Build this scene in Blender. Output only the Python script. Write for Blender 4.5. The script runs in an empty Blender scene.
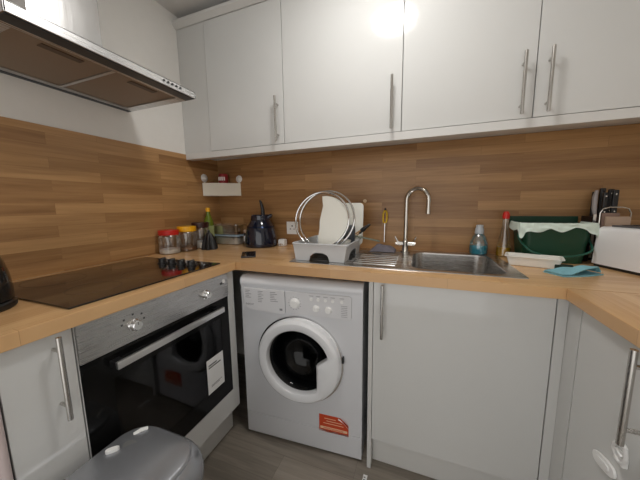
import bpy, bmesh, math, random
from mathutils import Vector, Matrix, noise
random.seed(7)
PI = math.pi
sc = bpy.context.scene
COL = sc.collection

# ------------------------------------------------------------------ mesh helpers
class MB:
    def __init__(s): s.v = []; s.f = []
    def add(s, vs, fs):
        n = len(s.v); s.v += [tuple(v) for v in vs]; s.f += [tuple(i+n for i in f) for f in fs]; return s
    def frombm(s, bm):
        bm.verts.index_update()
        s.add([v.co[:] for v in bm.verts], [[v.index for v in f.verts] for f in bm.faces]); bm.free(); return s
    def box(s, x0, x1, y0, y1, z0, z1, b=0, seg=2, M=None):
        bm = bmesh.new()
        bmesh.ops.create_cube(bm, size=1, matrix=Matrix.Translation(((x0+x1)/2, (y0+y1)/2, (z0+z1)/2)) @ Matrix.Diagonal((abs(x1-x0), abs(y1-y0), abs(z1-z0), 1)))
        if b: bmesh.ops.bevel(bm, geom=bm.edges[:], offset=b, segments=seg, profile=0.5, affect='EDGES')
        if M is not None: bmesh.ops.transform(bm, matrix=M, verts=bm.verts[:])
        return s.frombm(bm)
    def cyl(s, p0, p1, r, r2=None, seg=24, b=0):
        p0 = Vector(p0); p1 = Vector(p1); d = p1-p0; r2 = r if r2 is None else r2
        q = Vector((0, 0, 1)).rotation_difference(d.normalized()).to_matrix().to_4x4()
        bm = bmesh.new()
        bmesh.ops.create_cone(bm, cap_ends=True, segments=seg, radius1=r, radius2=r2, depth=d.length, matrix=Matrix.Translation((p0+p1)/2) @ q)
        if b:
            es = [e for e in bm.edges if any(len(f.verts) > 4 for f in e.link_faces)]
            bmesh.ops.bevel(bm, geom=es, offset=b, segments=2, profile=0.5, affect='EDGES')
        return s.frombm(bm)
    def tube(s, pts, r, seg=12, closed=False, cap=True):
        pts = [Vector(p) for p in pts]; n = len(pts); rs = r if isinstance(r, (list, tuple)) else [r]*n
        vs = []; fs = []; up = None
        for i, p in enumerate(pts):
            if closed: t = pts[(i+1) % n]-pts[i-1]
            else: t = pts[min(i+1, n-1)]-pts[max(i-1, 0)]
            t.normalize()
            if up is None:
                up = t.orthogonal().normalized()
            up = (up - t*up.dot(t)).normalized(); sd = t.cross(up)
            for k in range(seg):
                a = 2*PI*k/seg; vs.append(p+(up*math.cos(a)+sd*math.sin(a))*rs[i])
        m = n if closed else n-1
        for i in range(m):
            j = (i+1) % n
            for k in range(seg):
                l = (k+1) % seg; fs.append((i*seg+k, i*seg+l, j*seg+l, j*seg+k))
        if cap and not closed: fs += [tuple(range(seg))[::-1], tuple((n-1)*seg+k for k in range(seg))]
        return s.add(vs, fs)
    def lathe(s, prof, c=(0, 0, 0), seg=32, M=None, sx=1, sy=1):
        vs = []; fs = []; rows = []
        for r, z in prof:
            if r < 1e-6: rows.append([len(vs)]); vs.append(Vector((0, 0, z)))
            else:
                rows.append(list(range(len(vs), len(vs)+seg)))
                vs += [Vector((r*math.cos(2*PI*k/seg)*sx, r*math.sin(2*PI*k/seg)*sy, z)) for k in range(seg)]
        for a, b in zip(rows, rows[1:]):
            for k in range(seg):
                l = (k+1) % seg
                if len(a) == 1 and len(b) == 1: continue
                if len(a) == 1: fs.append((a[0], b[l], b[k]))
                elif len(b) == 1: fs.append((a[k], a[l], b[0]))
                else: fs.append((a[k], a[l], b[l], b[k]))
        if M is not None: vs = [M @ v for v in vs]
        return s.add([v+Vector(c) for v in vs], fs)
    def prism(s, poly, z0, z1, b=0, M=None):
        bm = bmesh.new()
        lo = [bm.verts.new((x, y, z0)) for x, y in poly]; f = bm.faces.new(lo)
        r = bmesh.ops.extrude_face_region(bm, geom=[f])
        bmesh.ops.translate(bm, vec=(0, 0, z1-z0), verts=[g for g in r['geom'] if isinstance(g, bmesh.types.BMVert)])
        bmesh.ops.recalc_face_normals(bm, faces=bm.faces[:])
        if b: bmesh.ops.bevel(bm, geom=bm.edges[:], offset=b, segments=2, profile=0.5, affect='EDGES')
        if M is not None: bmesh.ops.transform(bm, matrix=M, verts=bm.verts[:])
        return s.frombm(bm)
    def grid(s, fn, nu, nv, thick=0):
        vs = [fn(i/nu, j/nv) for i in range(nu+1) for j in range(nv+1)]
        fs = [(i*(nv+1)+j, (i+1)*(nv+1)+j, (i+1)*(nv+1)+j+1, i*(nv+1)+j+1) for i in range(nu) for j in range(nv)]
        if thick:
            bm = bmesh.new(); bv = [bm.verts.new(v) for v in vs]
            for f in fs: bm.faces.new([bv[i] for i in f])
            bmesh.ops.recalc_face_normals(bm, faces=bm.faces[:])
            bmesh.ops.solidify(bm, geom=bm.faces[:], thickness=thick)
            return s.frombm(bm)
        return s.add(vs, fs)
    def shift(s, d):
        d = Vector(d); s.v = [tuple(Vector(v)+d) for v in s.v]; return s
    def xf(s, M):
        s.v = [tuple(M @ Vector(v)) for v in s.v]; return s

def root_of(o):
    while o.parent: o = o.parent
    return o
def mesh_obj(name, mb, mat, parent=None, world=False, ang=32, fix=True):
    me = bpy.data.meshes.new(name)
    if world and parent is not None:
        mb.shift(-root_of(parent).location)
    me.from_pydata(mb.v, [], mb.f)
    if fix:
        bm = bmesh.new(); bm.from_mesh(me); bmesh.ops.recalc_face_normals(bm, faces=bm.faces[:]); bm.to_mesh(me); bm.free()
    me.polygons.foreach_set('use_smooth', [True]*len(me.polygons))
    me.set_sharp_from_angle(angle=math.radians(ang))
    me.materials.append(mat)
    o = bpy.data.objects.new(name, me); COL.objects.link(o)
    wn = o.modifiers.new('weighted', 'WEIGHTED_NORMAL'); wn.keep_sharp = True; wn.weight = 100
    if parent is not None: o.parent = parent
    return o
def tag(o, label, cat, group=None):
    o['label'] = label; o['category'] = cat
    if group: o['group'] = group
    return o
def thing(name, label, cat, loc=(0, 0, 0), rz=0, group=None):
    o = bpy.data.objects.new(name, None); COL.objects.link(o); o.empty_display_size = 0.05
    o.location = loc; o.rotation_euler = (0, 0, rz)
    return tag(o, label, cat, group)
def W(name, mb, mat, parent, **k): return mesh_obj(name, mb, mat, parent, world=True, **k)
def L(name, mb, mat, parent, **k): return mesh_obj(name, mb, mat, parent, **k)
def solo(name, mb, mat, label, cat, group=None, **k): return tag(mesh_obj(name, mb, mat, **k), label, cat, group)
def struct(name, mb, mat):
    o = mesh_obj(name, mb, mat); o['kind'] = 'structure'; return o
def copy_thing(o, **kw):
    c = o.copy(); COL.objects.link(c)
    for ch in list(o.children):
        d = ch.copy(); COL.objects.link(d); d.parent = c
        for g in list(ch.children):
            e = g.copy(); COL.objects.link(e); e.parent = d
    return c

# ------------------------------------------------------------------ materials
def srgb(c):
    return tuple(((x/12.92) if x <= .04045 else ((x+.055)/1.055)**2.4) for x in c)
def new(name):
    m = bpy.data.materials.new(name); m.use_nodes = True
    return m, m.node_tree.nodes, m.node_tree.links, m.node_tree.nodes['Principled BSDF']
def setp(p, **k):
    for a, b in k.items(): p.inputs[a.replace('_', ' ')].default_value = b
def plain(name, col, rough=.4, metal=0, bump=0, bscale=60, coat=0, var=0.04, spec=.5):
    m, N, K, p = new(name)
    setp(p, Roughness=rough, Metallic=metal); p.inputs['Specular IOR Level'].default_value = spec
    if coat: p.inputs['Coat Weight'].default_value = coat; p.inputs['Coat Roughness'].default_value = .06
    tc = N.new('ShaderNodeTexCoord'); nz = N.new('ShaderNodeTexNoise'); nz.inputs['Scale'].default_value = bscale*.3
    nz.inputs['Detail'].default_value = 3
    K.new(tc.outputs['Object'], nz.inputs['Vector'])
    mx = N.new('ShaderNodeMixRGB'); c = Vector(col)
    mx.inputs[1].default_value = (*(c*(1-var)), 1); mx.inputs[2].default_value = (*(min(1, x*(1+var)) for x in col), 1)
    K.new(nz.outputs['Fac'], mx.inputs[0]); K.new(mx.outputs[0], p.inputs['Base Color'])
    if bump:
        n2 = N.new('ShaderNodeTexNoise'); n2.inputs['Scale'].default_value = bscale; n2.inputs['Detail'].default_value = 4
        K.new(tc.outputs['Object'], n2.inputs['Vector'])
        b = N.new('ShaderNodeBump'); b.inputs['Strength'].default_value = bump; b.inputs['Distance'].default_value = .002
        K.new(n2.outputs['Fac'], b.inputs['Height']); K.new(b.outputs[0], p.inputs['Normal'])
    return m
def brushed(name, col, rough=.3, axis=0, aniso=120, strength=.15):
    m, N, K, p = new(name)
    setp(p, Metallic=1.0, Roughness=rough)
    tc = N.new('ShaderNodeTexCoord'); mp = N.new('ShaderNodeMapping')
    s = [aniso]*3; s[axis] = 2; mp.inputs['Scale'].default_value = s
    nz = N.new('ShaderNodeTexNoise'); nz.inputs['Scale'].default_value = 4; nz.inputs['Detail'].default_value = 3
    K.new(tc.outputs['Object'], mp.inputs[0]); K.new(mp.outputs[0], nz.inputs['Vector'])
    r = N.new('ShaderNodeMapRange'); r.inputs[3].default_value = rough-.06; r.inputs[4].default_value = rough+.1
    K.new(nz.outputs['Fac'], r.inputs[0]); K.new(r.outputs[0], p.inputs['Roughness'])
    mx = N.new('ShaderNodeMixRGB'); mx.inputs[1].default_value = (*(x*.9 for x in col), 1); mx.inputs[2].default_value = (*col, 1)
    K.new(nz.outputs['Fac'], mx.inputs[0]); K.new(mx.outputs[0], p.inputs['Base Color'])
    b = N.new('ShaderNodeBump'); b.inputs['Strength'].default_value = strength; b.inputs['Distance'].default_value = .0005
    K.new(nz.outputs['Fac'], b.inputs['Height']); K.new(b.outputs[0], p.inputs['Normal'])
    return m
def glass(name, col=(1, 1, 1), rough=0.02, ior=1.45, trans=1.0):
    m, N, K, p = new(name)
    setp(p, Roughness=rough, IOR=ior); p.inputs['Transmission Weight'].default_value = trans
    p.inputs['Base Color'].default_value = (*col, 1)
    return m
def thin_glass(name, col=(.9, .9, .9), gl=.12, rough=.05):
    # thin clear plastic or glass wall: mostly see-through with a gloss reflection
    m, N, K, p = new(name)
    N.remove(p); out = N['Material Output']
    t = N.new('ShaderNodeBsdfTransparent'); t.inputs[0].default_value = (*col, 1)
    g = N.new('ShaderNodeBsdfGlossy'); g.inputs['Roughness'].default_value = rough; g.inputs[0].default_value = (1, 1, 1, 1)
    fr = N.new('ShaderNodeFresnel'); fr.inputs[0].default_value = 1.5
    ad = N.new('ShaderNodeMath'); ad.operation = 'MULTIPLY_ADD'; ad.inputs[1].default_value = .6; ad.inputs[2].default_value = gl
    ad.use_clamp = True
    mx = N.new('ShaderNodeMixShader')
    K.new(fr.outputs[0], ad.inputs[0]); K.new(ad.outputs[0], mx.inputs[0]); K.new(t.outputs[0], mx.inputs[1]); K.new(g.outputs[0], mx.inputs[2])
    K.new(mx.outputs[0], out.inputs[0])
    return m
def wood(name, ua, va, c1, c2, row=.045, wid=.42, rough=.35, grain=1.0, groove=0.0, dark=None, seed=0.0, edge=.75):
    """stave laminate: u runs along the stave, v across"""
    m, N, K, p = new(name)
    setp(p, Roughness=rough)
    tc = N.new('ShaderNodeTexCoord'); sp = N.new('ShaderNodeSeparateXYZ'); cb = N.new('ShaderNodeCombineXYZ')
    K.new(tc.outputs['Object'], sp.inputs[0])
    K.new(sp.outputs['XYZ'.index(ua)], cb.inputs[0]); K.new(sp.outputs['XYZ'.index(va)], cb.inputs[1])
    off = N.new('ShaderNodeVectorMath'); off.operation = 'ADD'; off.inputs[1].default_value = (3.3+seed, 2.7+seed*.37, 0)
    K.new(cb.outputs[0], off.inputs[0])
    def brick(w, h, o, fq, sd):
        b = N.new('ShaderNodeTexBrick'); b.offset = o; b.offset_frequency = fq; b.squash = 1; b.inputs['Scale'].default_value = 1
        b.inputs['Brick Width'].default_value = w; b.inputs['Row Height'].default_value = h; b.inputs['Mortar Size'].default_value = .0006
        b.inputs['Mortar Smooth'].default_value = 0.3; b.inputs['Bias'].default_value = 0
        b.inputs['Color1'].default_value = (0, 0, 0, 1); b.inputs['Color2'].default_value = (1, 1, 1, 1); b.inputs['Mortar'].default_value = (.5, .5, .5, 1)
        K.new(off.outputs[0], b.inputs['Vector']); return b
    b = brick(wid, row, .37, 2, 0)
    mp = N.new('ShaderNodeMapping'); mp.inputs['Scale'].default_value = (5, 90, 1); K.new(off.outputs[0], mp.inputs[0])
    # shift the grain from stave to stave
    sh = N.new('ShaderNodeVectorMath'); sh.operation = 'MULTIPLY_ADD'; sh.inputs[1].default_value = (17, 31, 0)
    K.new(b.outputs['Color'], sh.inputs[0]); K.new(mp.outputs[0], sh.inputs[2])
    n1 = N.new('ShaderNodeTexNoise'); n1.inputs['Scale'].default_value = 1; n1.inputs['Detail'].default_value = 5; n1.inputs['Distortion'].default_value = .6
    K.new(sh.outputs[0], n1.inputs['Vector'])
    n2 = N.new('ShaderNodeTexNoise'); n2.inputs['Scale'].default_value = .33; n2.inputs['Detail'].default_value = 3
    K.new(sh.outputs[0], n2.inputs['Vector'])
    # tone = brick random * .6 + grain
    t1 = N.new('ShaderNodeMath'); t1.operation = 'MULTIPLY'; t1.inputs[1].default_value = .55; K.new(b.outputs['Color'], t1.inputs[0])
    t2 = N.new('ShaderNodeMath'); t2.operation = 'MULTIPLY_ADD'; t2.inputs[1].default_value = .9*grain; K.new(n2.outputs['Fac'], t2.inputs[0]); K.new(t1.outputs[0], t2.inputs[2])
    t3 = N.new('ShaderNodeMath'); t3.operation = 'MULTIPLY_ADD'; t3.inputs[1].default_value = .6*grain; K.new(n1.outputs['Fac'], t3.inputs[0]); K.new(t2.outputs[0], t3.inputs[2])
    t4 = N.new('ShaderNodeMath'); t4.operation = 'SUBTRACT'; t4.inputs[1].default_value = .64*grain; t4.use_clamp = True; K.new(t3.outputs[0], t4.inputs[0])
    mx = N.new('ShaderNodeMixRGB'); mx.inputs[1].default_value = (*c1, 1); mx.inputs[2].default_value = (*c2, 1)
    K.new(t4.outputs[0], mx.inputs[0])
    ml = N.new('ShaderNodeMixRGB'); ml.blend_type = 'MULTIPLY'; ml.inputs[2].default_value = (edge, edge*.96, edge*.9, 1)
    K.new(b.outputs['Fac'], ml.inputs[0]); K.new(mx.outputs[0], ml.inputs[1]); K.new(ml.outputs[0], p.inputs['Base Color'])
    bp = N.new('ShaderNodeBump'); bp.inputs['Strength'].default_value = .12; bp.inputs['Distance'].default_value = .001
    K.new(n1.outputs['Fac'], bp.inputs['Height']); K.new(bp.outputs[0], p.inputs['Normal'])
    return m

S1, S2 = srgb((.555, .40, .245)), srgb((.79, .62, .42))
M_splash_l = wood('splashback oak left', 'Y', 'Z', S1, S2, row=.047, wid=.5)
M_splash_b = wood('splashback oak back', 'X', 'Z', S1, S2, row=.047, wid=.5, seed=1.3)
T1, T2 = srgb((.76, .59, .405)), srgb((.89, .735, .54))
M_top_x = wood('worktop beech along back', 'X', 'Y', T1, T2, row=.05, wid=.45, rough=.27, seed=.4)
M_top_y = wood('worktop beech along sides', 'Y', 'X', T1, T2, row=.05, wid=.45, rough=.27, seed=2.1)
M_floor = wood('grey oak floor', 'X', 'Y', srgb((.42, .39, .35)), srgb((.66, .62, .57)), row=.125, wid=.9, rough=.42, edge=.5, seed=.9)
M_wall = plain('white wall paint', (.80, .785, .75), .85, bump=.15, bscale=90, var=.02)
M_ceil = plain('ceiling paint', (.72, .71, .69), .9, bump=.1, bscale=50, var=.02)
M_door = plain('white gloss door', (.635, .638, .625), .09, var=.008, spec=.5, coat=.3)
M_carc = plain('white carcass board', (.63, .63, .615), .4, var=.01)
M_trim = plain('white satin trim', (.66, .655, .635), .3, var=.01)
M_dark = plain('dark void', (.02, .02, .02), .8)
M_steel = brushed('brushed steel horizontal', (.60, .595, .59), .26, axis=1, strength=.03)
M_alu = brushed('bright aluminium bar', (.86, .86, .86), .30, axis=1, strength=.02)
M_steelx = brushed('brushed steel along x', (.60, .59, .575), .24, axis=0)
M_steelz = brushed('brushed steel vertical', (.66, .655, .65), .22, axis=2, aniso=60)
M_handle = brushed('satin nickel handle', (.56, .54, .51), .24, axis=2, aniso=80, strength=.05)
M_chrome = plain('chrome', (.78, .78, .78), .08, metal=1, var=.01)
M_nickel = plain('worn nickel tap', (.62, .60, .56), .16, metal=1, var=.05)
M_blackglass = plain('black ceramic glass', (.012, .010, .009), .07, var=.1, coat=.5)
M_black = plain('black plastic', (.013, .013, .014), .3, var=.1)
M_blackm = plain('black enamel', (.006, .006, .006), .12, var=.1, spec=.2)
M_filter = plain('grease filter mesh', srgb((.60, .535, .465)), .5, metal=.4, bump=.5, bscale=900, var=.12)
M_hoodslot = plain('hood dark trim', srgb((.24, .27, .30)), .3, metal=.6)
M_filtlatch = plain('filter latch brown', srgb((.33, .26, .20)), .45)
M_wm = plain('silver grey machine paint', srgb((.85, .855, .87)), .28, metal=.08, var=.01)
M_wmring = plain('silver door ring', srgb((.92, .925, .935)), .22, metal=.1, var=.01)
M_wmpanel = plain('white control panel', srgb((.85, .85, .86)), .3, var=.01)
M_white = plain('white plastic', (.87, .87, .86), .3, var=.02)
M_wmgrey = plain('printed grey lettering', (.25, .25, .27), .6)
M_rubber = plain('grey door gasket', (.06, .062, .066), .5)
M_drum = plain('drum steel', (.13, .135, .14), .45, metal=1, bump=.6, bscale=350)
M_wmglass = thin_glass('door bowl glass', (.26, .27, .29), .0, .05)
M_ovenglass = thin_glass('oven window glass', (.30, .30, .31), -.01, .05)
M_orange = plain('orange sticker', srgb((.80, .28, .13)), .4)
M_orange2 = plain('cream print', srgb((.93, .80, .66)), .5)
M_paper = plain('white paper', (.82, .82, .81), .6, var=.02)
M_ink = plain('dark print', (.06, .06, .06), .6)
M_bin = plain('grey metallic bin plastic', srgb((.64, .65, .67)), .27, metal=.6, var=.04)
M_binbody = plain('grey metallic bin body', srgb((.46, .47, .49)), .34, metal=.5, var=.04)
M_clear = thin_glass('clear plastic', (.96, .96, .95), .16, .15)
M_jar = thin_glass('clear jar wall', (.97, .965, .955), .11, .12)
M_red = plain('red plastic lid', srgb((.80, .16, .13)), .35)
M_yellow = plain('yellow plastic lid', srgb((.95, .70, .10)), .35)
M_brown = plain('dark brown lid', srgb((.22, .10, .09)), .35)
M_sugar = plain('white granules', (.85, .83, .78), .8, bump=.8, bscale=300)
M_nuts = plain('brown dry food', srgb((.50, .36, .24)), .8, bump=.8, bscale=200, var=.3)
M_oilglass = glass('green bottle glass', (.62, .72, .22), .05)
M_oilbody = plain('olive oil seen through glass', srgb((.40, .47, .10)), .15, var=.15, coat=.5)
M_label = plain('pale green label', srgb((.62, .66, .45)), .5, var=.2)
M_navy = plain('navy glossy enamel', srgb((.055, .085, .16)), .12, var=.3, coat=.6)
M_rack = plain('light grey rack plastic', srgb((.76, .77, .78)), .35, var=.02)
M_board = plain('white chopping board', srgb((.92, .92, .89)), .4, var=.02)
M_plate = plain('glazed white plate', srgb((.95, .94, .91)), .25, var=.02)
M_glasslid = thin_glass('tempered lid glass', (.99, .99, .985), -.02, .03)
M_greycup = plain('slate grey cup', srgb((.30, .33, .36)), .35)
M_green = plain('dark green plastic', srgb((.045, .25, .17)), .36, var=.05)
M_greenrim = plain('green plastic handle', srgb((.12, .34, .28)), .36)
M_soap = plain('blue soap liquid', srgb((.12, .66, .76)), .12, coat=.3, var=.08)
M_vin = plain('golden vinegar', srgb((.72, .56, .10)), .15, coat=.5, var=.1)
M_tray = plain('white foam tray', srgb((.93, .92, .89)), .5, var=.015)
M_cloth = plain('turquoise microfibre', srgb((.53, .75, .80)), .9, bump=.8, bscale=500, var=.08)
M_gcloth = plain('grey dish cloth', srgb((.44, .42, .45)), .9, bump=.8, bscale=400, var=.1)
M_sponge = plain('dark green scourer', srgb((.13, .20, .16)), .9, bump=.9, bscale=600)
M_toaster = plain('white toaster shell', (.88, .88, .89), .28, var=.01)
M_toastgrey = plain('toaster grey top', (.10, .10, .105), .35)
M_cream = plain('beige card', srgb((.72, .62, .54)), .6, var=.06)
M_lime = plain('yellow handle plastic', srgb((.88, .72, .12)), .35)
M_utgrey = plain('sage grey silicone', srgb((.47, .50, .44)), .5)
M_utwood = plain('pale wooden tip', srgb((.72, .56, .38)), .6)
M_shelf = plain('cream shelf plastic', srgb((.93, .91, .85)), .4)
M_pinkred = plain('red and white printed pot', srgb((.62, .16, .18)), .4, var=.3)
M_brownblk = plain('dark wood block', srgb((.20, .12, .09)), .4, var=.15)
M_pinkedge = plain('pinkish white edging', srgb((.80, .74, .73)), .35)
M_kettle = plain('dark smoked kettle', (.016, .015, .014), .12, coat=.6, var=.3)
def liner_mat():
    m, N, K, p = new('pale green bag film')
    setp(p, Roughness=.3); p.inputs['Base Color'].default_value = (*srgb((.90, .96, .92)), 1)
    p.inputs['Transmission Weight'].default_value = .15; p.inputs['IOR'].default_value = 1.1
    tc = N.new('ShaderNodeTexCoord'); nz = N.new('ShaderNodeTexNoise'); nz.inputs['Scale'].default_value = 35; nz.inputs['Detail'].default_value = 4
    b = N.new('ShaderNodeBump'); b.inputs['Strength'].default_value = .7; b.inputs['Distance'].default_value = .004
    K.new(tc.outputs['Object'], nz.inputs['Vector']); K.new(nz.outputs['Fac'], b.inputs['Height']); K.new(b.outputs[0], p.inputs['Normal'])
    return m
M_liner = liner_mat()
def emis(name, col, st):
    m, N, K, p = new(name); N.remove(p); e = N.new('ShaderNodeEmission'); e.inputs[0].default_value = (*col, 1); e.inputs[1].default_value = st
    K.new(e.outputs[0], N['Material Output'].inputs[0]); return m
M_lamp = emis('lit lamp diffuser', (1, .98, .95), 36)
M_lamp2 = emis('lit lamp diffuser far', (1, .95, .87), 16)

# ------------------------------------------------------------------ room
RW = 2.4745; YR = -2.5; HC = 2.325
struct('floor', MB().box(-.1, RW+.1, YR-.1, .1, -.08, 0), M_floor)
struct('ceiling', MB().box(-.1, RW+.1, YR-.1, .1, HC, HC+.08), M_ceil)
struct('wall_left', MB().box(-.1, 0, YR, 0, 0, HC), M_wall)
struct('wall_back', MB().box(-.1, RW+.1, 0, .1, 0, HC), M_wall)
struct('wall_right', MB().box(RW, RW+.1, YR, 0, 0, HC), M_wall)
struct('wall_rear', MB().box(-.1, .25, YR-.1, YR, 0, HC).box(2.2, RW+.1, YR-.1, YR, 0, HC).box(.25, 2.2, YR-.1, YR, 2.1, HC), M_wall)  # wide opening added out of view so world light fills the room

ZT = .91; WD = .0381; ZB = ZT-WD
LX = .6; RX = RW-.6      # fronts of side worktops
# splashbacks (thin panels fixed to the walls)
solo('splashback', MB().box(.0004, .008, -2.3, -.0085, ZT+.0005, 1.511), M_splash_l, 'wood-effect splashback panel on the left wall behind the hob', 'splashback')
solo('splashback', MB().box(.0004, RW-.001, -.008, -.0004, ZT+.0005, 1.5145), M_splash_b, 'wood-effect splashback panel on the wall behind the sink', 'splashback')
solo('glint_disc', MB().lathe([(0, 0), (.011, 0), (.011, .002), (.009, .004), (0, .0045)], M=Matrix.Translation((1.112, -.008, 1.2)) @ Matrix.Rotation(PI/2, 4, 'X'), seg=20), plain('painted glint', srgb((.90, .80, .66)), .3),  # beige disc stands in for a bright glint on the splashback
     'small round beige disc painted as a glint on the wood splashback above the chopping board', 'cap')

# ------------------------------------------------------------------ worktops
def slab_with_hole(x0, x1, y0, y1, z0, z1, hx0, hx1, hy0, hy1):
    bm = bmesh.new()
    xs = [x0, hx0, hx1, x1]; ys = [y0, hy0, hy1, y1]
    V = {}
    for i, x in enumerate(xs):
        for j, y in enumerate(ys):
            for k, z in enumerate((z0, z1)): V[i, j, k] = bm.verts.new((x, y, z))
    for i in range(3):
        for j in range(3):
            if (i, j) == (1, 1): continue
            for k in (0, 1): bm.faces.new([V[i, j, k], V[i+1, j, k], V[i+1, j+1, k], V[i, j+1, k]])
    for i in range(3):
        bm.faces.new([V[i, 0, 0], V[i+1, 0, 0], V[i+1, 0, 1], V[i, 0, 1]]); bm.faces.new([V[i, 3, 0], V[i+1, 3, 0], V[i+1, 3, 1], V[i, 3, 1]])
        bm.faces.new([V[0, i, 0], V[0, i+1, 0], V[0, i+1, 1], V[0, i, 1]]); bm.faces.new([V[3, i, 0], V[3, i+1, 0], V[3, i+1, 1], V[3, i, 1]])
    bm.faces.new([V[1, 1, 0], V[2, 1, 0], V[2, 1, 1], V[1, 1, 1]]); bm.faces.new([V[1, 2, 0], V[2, 2, 0], V[2, 2, 1], V[1, 2, 1]])
    bm.faces.new([V[1, 1, 0], V[1, 2, 0], V[1, 2, 1], V[1, 1, 1]]); bm.faces.new([V[2, 1, 0], V[2, 2, 0], V[2, 2, 1], V[2, 1, 1]])
    bmesh.ops.recalc_face_normals(bm, faces=bm.faces[:])
    return MB().frombm(bm)
BX0, BX1, BY0, BY1 = 1.405, 1.755, -.475, -.085   # sink bowl
solo('worktop', slab_with_hole(0, RW, -.6, -.008, ZB, ZT, BX0-.01, BX1+.01, BY0-.01, BY1+.01), M_top_x, 'wood-effect worktop along the back wall holding the sink', 'worktop')
solo('worktop', MB().box(.008, LX, -2.3, -.6005, ZB, ZT, .003), M_top_y, 'wood-effect worktop on the left holding the black hob', 'worktop')
solo('worktop', MB().box(RX, RW, -1.75, -.6015, ZB, ZT, .003), M_top_y, 'wood-effect worktop on the right beyond the joint line', 'worktop')

# ------------------------------------------------------------------ handles
def bar_handle(parent, p, axis_out, length, r=.006, stand=.03, world=True, mat=None, inset=.0375):
    """vertical bar: p = top point of the bar axis, axis_out = unit vector out of the door"""
    p = Vector(p); a = Vector(axis_out); mb = MB()
    mb.cyl(p, p-Vector((0, 0, length)), r, seg=20, b=.0008)
    for dz in (inset, length-inset):
        q = p-Vector((0, 0, dz)); mb.cyl(q, q-a*stand, r*.72, seg=14)
    return mesh_obj('handle', mb, mat or M_handle, parent, world=world)

# ------------------------------------------------------------------ wall units
UY = -.290; UB = 1.478; UD = 1.515; UT = 2.243
def wall_unit(x0, x1, hx, label):
    t = thing('wall_cabinet', label, 'cabinet', ((x0+x1)/2, -.14, UB), group='wall cabinets over the sink')
    W('body', MB().box(x0+.0005, x1-.0005, UY+.020, -.0005, UD+.001, UT), M_carc, t)
    d = W('door', MB().box(x0+.0015, x1-.0015, UY, UY+.018, UD+.002, UT-.002, .0015), M_door, t)
    bar_handle(d, (hx, UY-.034, 1.757), (0, -1, 0), .232, r=.0062, stand=.034)
    return t
wall_unit(.211, .722, .688, 'white gloss wall cabinet furthest left, next to the corner panel')
wall_unit(.722, 1.334, 1.291, 'white gloss wall cabinet directly above the dish rack')
wall_unit(1.334, 1.837, 1.791, 'white gloss wall cabinet above the tap and sink bowl')
wall_unit(1.837, 2.46, 1.876, 'white gloss wall cabinet furthest right, handle on its left side')
solo('filler_panel', MB().box(.001, .209, UY+.004, UY+.020, UD+.001, UT, .001), M_carc, 'plain white filler panel between the left wall and the first wall cabinet', 'panel')
solo('pelmet', MB().box(.001, RW-.001, UY-.001, UY+.055, UB, UD, .002), M_trim, 'white pelmet strip running under the wall cabinets', 'pelmet')
def corn(u):
    return u
cp = [(UY+.02, UT), (UY-.004, UT), (UY-.010, UT+.006), (UY-.022, UT+.016), (UY-.026, UT+.020), (UY-.026, UT+.036), (UY+.02, UT+.036)]
mb = MB(); n = len(cp)
mb.add([(.001, y, z+.0005) for y, z in cp]+[(RW-.001, y, z+.0005) for y, z in cp], [tuple(range(n)), tuple(range(n, 2*n))[::-1]]+[(i, (i+1) % n, n+(i+1) % n, n+i) for i in range(n)])
solo('cornice', mb, M_trim, 'white moulded cornice along the top of the wall cabinets', 'cornice')

# ------------------------------------------------------------------ cooker hood
HY0, HY1, HZ = -1.232, -.627, 1.667
t = thing('cooker_hood', 'stainless steel chimney cooker hood on the left wall above the hob', 'cooker hood', (0, (HY0+HY1)/2, HZ))
# canopy shell, open below
HXF = .45; zt = HZ+.030
mb = MB()
mb.box(.0005, HXF, HY0, HY1, zt-.004, zt, .001)
mb.box(HXF-.006, HXF, HY0, HY1, HZ+.002, zt, .001)
mb.box(.0005, HXF, HY0, HY0+.004, HZ+.002, zt); mb.box(.0005, HXF, HY1-.004, HY1, HZ+.002, zt)
W('canopy', mb, M_steel, t)
W('dark_edge_strip', MB().box(.0005, .022, HY0+.004, HY1-.004, HZ, HZ+.012, .001), M_hoodslot, t)
W('dark_edge_strip', MB().box(.395, HXF-.006, HY0+.004, HY1-.004, HZ, HZ+.010, .001), M_hoodslot, t)
mb = MB()
mb.box(.022, .050, HY0+.004, HY1-.004, HZ+.002, HZ+.012); mb.box(.375, .395, HY0+.004, HY1-.004, HZ+.003, HZ+.012)
mb.box(.05, .375, HY1-.045, HY1-.004, HZ+.001, HZ+.010); mb.box(.05, .375, HY0+.004, HY0+.04, HZ+.001, HZ+.010)
ym = (HY0+HY1)/2
mb.box(.05, .375, ym-.006, ym+.006, HZ+.002, HZ+.012)
W('underside_frame', mb, M_steel, t)
for y0, y1 in ((HY0+.04, ym-.006), (ym+.006, HY1-.045)):
    f = W('grease_filter', MB().box(.050, .375, y0, y1, HZ+.006, HZ+.014, .001), M_filter, t)
    c = (y0+y1)/2
    mb = MB(); mb.box(.325, .352, c-.055, c+.055, HZ+.0035, HZ+.0062, .001)
    lt = W('latch', mb, M_filtlatch, f)
for k in range(5):
    y = -.789+k*.0195
    W('button', MB().cyl((HXF-.001, y, HZ+.017), (HXF+.003, y, HZ+.017), .0048, seg=16), M_black, t)
W('chimney', MB().box(.0005, .27, -1.107, -.893, zt, HC-.002, .003), M_steelz, t)

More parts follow.
